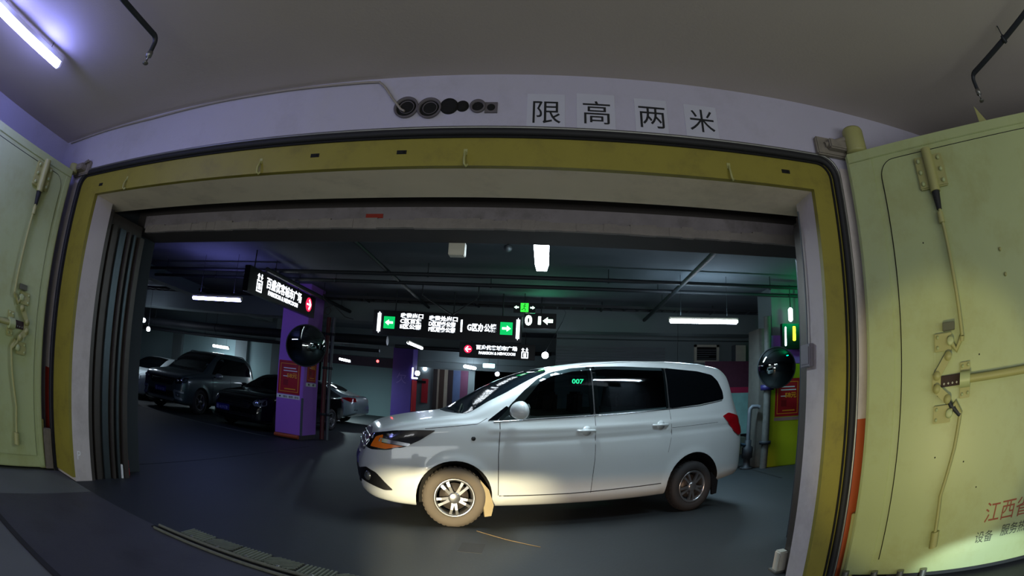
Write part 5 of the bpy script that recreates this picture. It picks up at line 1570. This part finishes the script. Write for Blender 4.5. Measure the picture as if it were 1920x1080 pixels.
M_suvp = mat('dark_grey_suv_paint', (74, 88, 92), 0.3, metal=0.4, var=0.02, coat=0.8)
suv = thing('suv', 'dark grey parked suv with slim chrome grille, between the white car and the black sedan', 'car', (-10.0, 9.0, 0), math.radians(90 + 1), group='parked cars')
SV = dict(
    top=([-0.90, -0.86, -0.80, -0.70, -0.4, 0.0, 0.25, 0.6, 0.95, 1.3, 1.8, 2.6, 3.1, 3.35, 3.45, 3.5], [0.60, 0.80, 0.95, 1.04, 1.11, 1.16, 1.20, 1.46, 1.68, 1.80, 1.85, 1.84, 1.76, 1.5, 1.15, 0.95]),
    belt=([-0.9, -0.8, -0.4, 0.2, 1.0, 2.5, 3.5], [0.56, 0.85, 0.96, 1.02, 1.06, 1.12, 0.9]),
    half=([-0.90, -0.88, -0.84, -0.76, -0.6, -0.3, 0.3, 2.6, 3.2, 3.42, 3.5], [0.60, 0.68, 0.76, 0.83, 0.89, 0.91, 0.92, 0.92, 0.88, 0.8, 0.7]),
    bot=([-0.9, -0.8, -0.4, 0.3, 3.0, 3.5], [0.36, 0.26, 0.22, 0.24, 0.27, 0.4]),
    roofw=([-0.9, 0.3, 1.0, 3.5], [0.88, 0.84, 0.78, 0.78]),
    arches=[(0.0, 0.36, 0.41), (2.68, 0.36, 0.41)], track=0.93, n=80, paint=M_suvp)
C = Car(SV, suv)
C.drape('windscreen', [(0.24, -0.72), (0.20, 0), (0.24, 0.72), (0.7, 0.68), (1.15, 0.60), (1.22, 0), (1.15, -0.60), (0.7, -0.68)], TOPP, M_glass, r=0.04, step=0.12)
C.drape('side_window', [(0.62, 1.17), (1.0, 1.55), (1.25, 1.68), (2.7, 1.67), (3.0, 1.48), (3.0, 1.24)], SIDE, M_glass, both=True, step=0.15)
gr_ = C.drape('grille', [(-0.44, 0.72), (-0.52, 0.92), (0.52, 0.92), (0.44, 0.72)], FRONT, M_trimb, r=0.04, step=0.1)[0]
for z in (0.76, 0.81, 0.86):
    MB().tube([C.surf((-3, y, z), (1, 0, 0)) + Vector((-0.01, 0, 0)) for y in [-0.42 + 0.084 * k for k in range(11)]], 0.006, 6).build('grille_bar', M_steel2, gr_)
MB().prism([(-0.07, -0.045), (-0.045, -0.045), (-0.03, -0.012), (0.03, -0.012), (0.045, -0.045), (0.07, -0.045), (0.05, 0.045), (0.028, 0.045), (0.018, 0.014), (-0.018, 0.014), (-0.028, 0.045), (-0.05, 0.045)], C.surf((-3, 0, 0.84), (1, 0, 0)) + Vector((-0.012, 0, 0)), (0, 1, 0), (0, 0, 1), -0.012).build('badge', M_chrome, gr_)
for h in C.drape('headlamp', [(-0.86, 0.86), (-0.84, 0.98), (-0.62, 0.95), (-0.50, 0.90), (-0.56, 0.78), (-0.76, 0.80)], FRONT, mat('headlamp_housing', (22, 24, 27), 0.12), both=True, r=0.03, step=0.08):
    s_ = -1 if h.name.endswith('1') or True else 1
    pass
for sg_ in (1, -1):
    for (yy, zz, rr_) in ((0.62, 0.865, 0.042), (0.73, 0.885, 0.042)):
        MB().lathe([(0.0005, 0.02), (rr_ * 0.8, 0.016), (rr_, 0.0)], C.surf((-3, -sg_ * yy, zz), (1, 0, 0)) + Vector((-0.008, 0, 0)), (-1, 0, 0), 16).build('projector_lamp', M_chrome, suv)
    MB().lathe([(0.0005, 0.02), (0.04, 0.016), (0.05, 0.0)], C.surf((-3, -sg_ * 0.66, 0.48), (1, 0, 0)) + Vector((-0.008, 0, 0)), (-1, -sg_ * 0.4, 0), 16).build('fog_lamp', M_lens, suv)
C.drape('fog_lamp_frame', [(-0.82, 0.60), (-0.56, 0.62), (-0.52, 0.56), (-0.60, 0.38), (-0.80, 0.36), (-0.78, 0.42), (-0.64, 0.44), (-0.58, 0.56), (-0.82, 0.55)], FRONT, mat('bright_silver', (180, 190, 195), 0.3, metal=0.7), both=True, r=0.01, step=0.08, off=0.02)
C.drape('lower_intake', [(-0.5, 0.40), (-0.54, 0.56), (0.54, 0.56), (0.5, 0.40)], FRONT, M_trimb, r=0.03, step=0.12)
C.drape('skid_plate', [(-0.5, 0.31), (-0.56, 0.37), (0.56, 0.37), (0.5, 0.31)], FRONT, mat('bright_silver', (180, 190, 195), 0.3, metal=0.7), r=0.01, step=0.12, off=0.015)
front_plate(C, 0.58, '赣·A76Y50', suv, 0.0)
for sg_ in (1, -1):
    b = MB().lathe([(0.0005, -0.12), (0.06, -0.11), (0.085, -0.04), (0.08, 0.08), (0.05, 0.115), (0.0005, 0.12)], (0.72, -sg_ * 1.04, 1.14), (0, 1, 0), 16)
    mm = b.build('wing_mirror', mat('bright_silver', (180, 190, 195), 0.3, metal=0.7), suv)
    MB().box((0.68, -sg_ * 0.88, 1.08), (0.76, -sg_ * 1.0, 1.11)).build('mirror_arm', M_trimb, mm)
for sg_ in (1, -1):
    MB().tube([C.surf((x, -sg_ * 0.62, 3), (0, 0, -1)) + Vector((0, 0, z)) for x, z in ((1.3, 0.0), (1.4, 0.035), (2.7, 0.035), (2.85, 0.0))], 0.014, 8).build('roof_rail', M_steel2, suv)
    for x in (0.0, 2.68):
        C.wheel(x, -sg_ * 0.905, 0.355, 0.22, 0, 5)
C.strip('door_seam', [(0.62, 1.08), (0.6, 0.6), (0.62, 0.34)], None, M_dark, both=True)
C.strip('door_seam', [(1.62, 1.1), (1.62, 0.34)], None, M_dark, both=True)


def sedan(name, label, loc, rot, paint, plate=None, tailc=M_tail, group='parked cars'):
    r = thing(name, label, 'car', loc, rot, group=group)
    cfg = dict(
        top=([-0.86, -0.83, -0.76, -0.6, -0.3, 0.1, 0.4, 0.75, 1.1, 1.5, 2.1, 2.6, 3.0, 3.4, 3.65, 3.72, 3.76], [0.50, 0.66, 0.76, 0.83, 0.90, 0.95, 1.0, 1.2, 1.37, 1.44, 1.44, 1.34, 1.16, 1.05, 1.02, 0.90, 0.7]),
        belt=([-0.86, -0.7, -0.3, 0.4, 1.2, 2.6, 3.3, 3.76], [0.46, 0.70, 0.82, 0.90, 0.93, 0.98, 0.98, 0.68]),
        half=([-0.86, -0.84, -0.8, -0.7, -0.5, -0.2, 0.4, 2.4, 3.2, 3.55, 3.7, 3.76], [0.56, 0.64, 0.72, 0.80, 0.86, 0.89, 0.90, 0.90, 0.87, 0.81, 0.74, 0.66]),
        bot=([-0.86, -0.7, -0.3, 0.3, 2.6, 3.4, 3.76], [0.28, 0.19, 0.17, 0.18, 0.19, 0.28, 0.42]),
        roofw=([-0.86, 0.3, 1.2, 2.2, 3.0, 3.76], [0.86, 0.82, 0.74, 0.74, 0.80, 0.86]),
        arches=[(0.0, 0.31, 0.36), (2.70, 0.31, 0.36)], track=0.9, n=80, paint=paint)
    c = Car(cfg, r)
    c.drape('windscreen', [(0.38, -0.68), (0.34, 0), (0.38, 0.68), (0.8, 0.62), (1.22, 0.54), (1.28, 0), (1.22, -0.54), (0.8, -0.62)], TOPP, M_glass, r=0.04, step=0.12)
    c.drape('rear_window', [(2.42, -0.5), (2.38, 0), (2.42, 0.5), (2.9, 0.62), (3.06, 0), (2.9, -0.62)], TOPP, M_glass, r=0.04, step=0.12)
    c.drape('side_window', [(0.68, 0.985), (1.0, 1.2), (1.3, 1.33), (1.9, 1.355), (2.4, 1.28), (2.75, 1.12), (2.8, 1.06), (2.4, 1.03)], SIDE, M_glass, both=True, step=0.15)
    g = c.drape('grille', [(-0.48, 0.52), (-0.56, 0.70), (0.56, 0.70), (0.48, 0.52)], FRONT, M_trimb, r=0.04, step=0.1)[0]
    for z in (0.56, 0.61, 0.66):
        MB().tube([c.surf((-3, y, z), (1, 0, 0)) + Vector((-0.012, 0, 0)) for y in [-0.46 + 0.092 * k for k in range(11)]], 0.009, 6).build('grille_bar', M_chrome, g)
    MB().tube([c.surf((-3, y, 0.33), (1, 0, 0)) + Vector((-0.012, 0, 0)) for y in [-0.5 + 0.1 * k for k in range(11)]], 0.008, 6).build('lower_chrome_bar', M_chrome, r)
    c.drape('headlamp', [(-0.84, 0.64), (-0.82, 0.77), (-0.62, 0.75), (-0.56, 0.68), (-0.62, 0.60), (-0.76, 0.60)], FRONT, M_lens, both=True, r=0.03, step=0.08)
    c.drape('lower_intake', [(-0.6, 0.25), (-0.66, 0.4), (0.66, 0.4), (0.6, 0.25)], FRONT, M_trimb, r=0.03, step=0.12)
    c.drape('tail_lamp', [(rsx(3.25, -0.86), 0.92), (rsx(3.5, -0.80), 0.955), (rsx(3.70, -0.62), 0.94), (rsx(3.72, -0.60), 0.82), (rsx(3.55, -0.76), 0.80), (rsx(3.4, -0.83), 0.86)], RS, tailc, both=True, r=0.02, step=0.08, off=0.01)
    c.strip('door_seam', [(0.62, 0.95), (0.6, 0.5), (0.62, 0.24)], None, M_dark, both=True)
    c.strip('door_seam', [(1.62, 0.97), (1.62, 0.24)], None, M_dark, both=True)
    c.strip('door_seam', [(2.45, 1.0), (2.42, 0.72)], None, M_dark, both=True)
    c.drape('bumper_reflector', [(-0.72, 0.52), (-0.72, 0.56), (-0.56, 0.56), (-0.56, 0.52)], REAR, M_trimb, both=True, r=0.005, step=0.1)
    for sg_ in (1, -1):
        mm = MB().lathe([(0.0005, -0.11), (0.05, -0.1), (0.07, -0.03), (0.065, 0.07), (0.04, 0.1), (0.0005, 0.105)], (0.80, -sg_ * 1.0, 1.02), (0, 1, 0), 16).build('wing_mirror', paint, r)
        MB().box((0.76, -sg_ * 0.84, 0.965), (0.84, -sg_ * 0.96, 0.99)).build('mirror_arm', M_trimb, mm)
        for x in (0.0, 2.70):
            c.wheel(x, -sg_ * 0.885, 0.315, 0.2, 0, 5)
    if plate:
        front_plate(c, 0.46, plate, r, 0.38)
    return r


M_blackp = mat('black_car_paint', (8, 9, 12), 0.12, var=0.0, coat=1.0)
M_whitecar = mat('white_car_paint', (200, 214, 216), 0.35, var=0.02, coat=0.6)
sedan('sedan', 'glossy black parked sedan with chrome grille bars beside the purple column', (-7.05, 8.75, 0), math.radians(90 - 6), M_blackp, '赣·A1V178')
sedan('sedan', 'pale sedan seen from its tail behind the purple column', (-10.0, 15.1, 0), math.radians(-0.5), mat('pale_grey_car_paint', (150, 168, 172), 0.35, var=0.02, coat=0.6))
sedan('sedan', 'white parked car half hidden behind the dark grey suv', (-12.55, 9.5, 0), math.radians(90), M_whitecar)
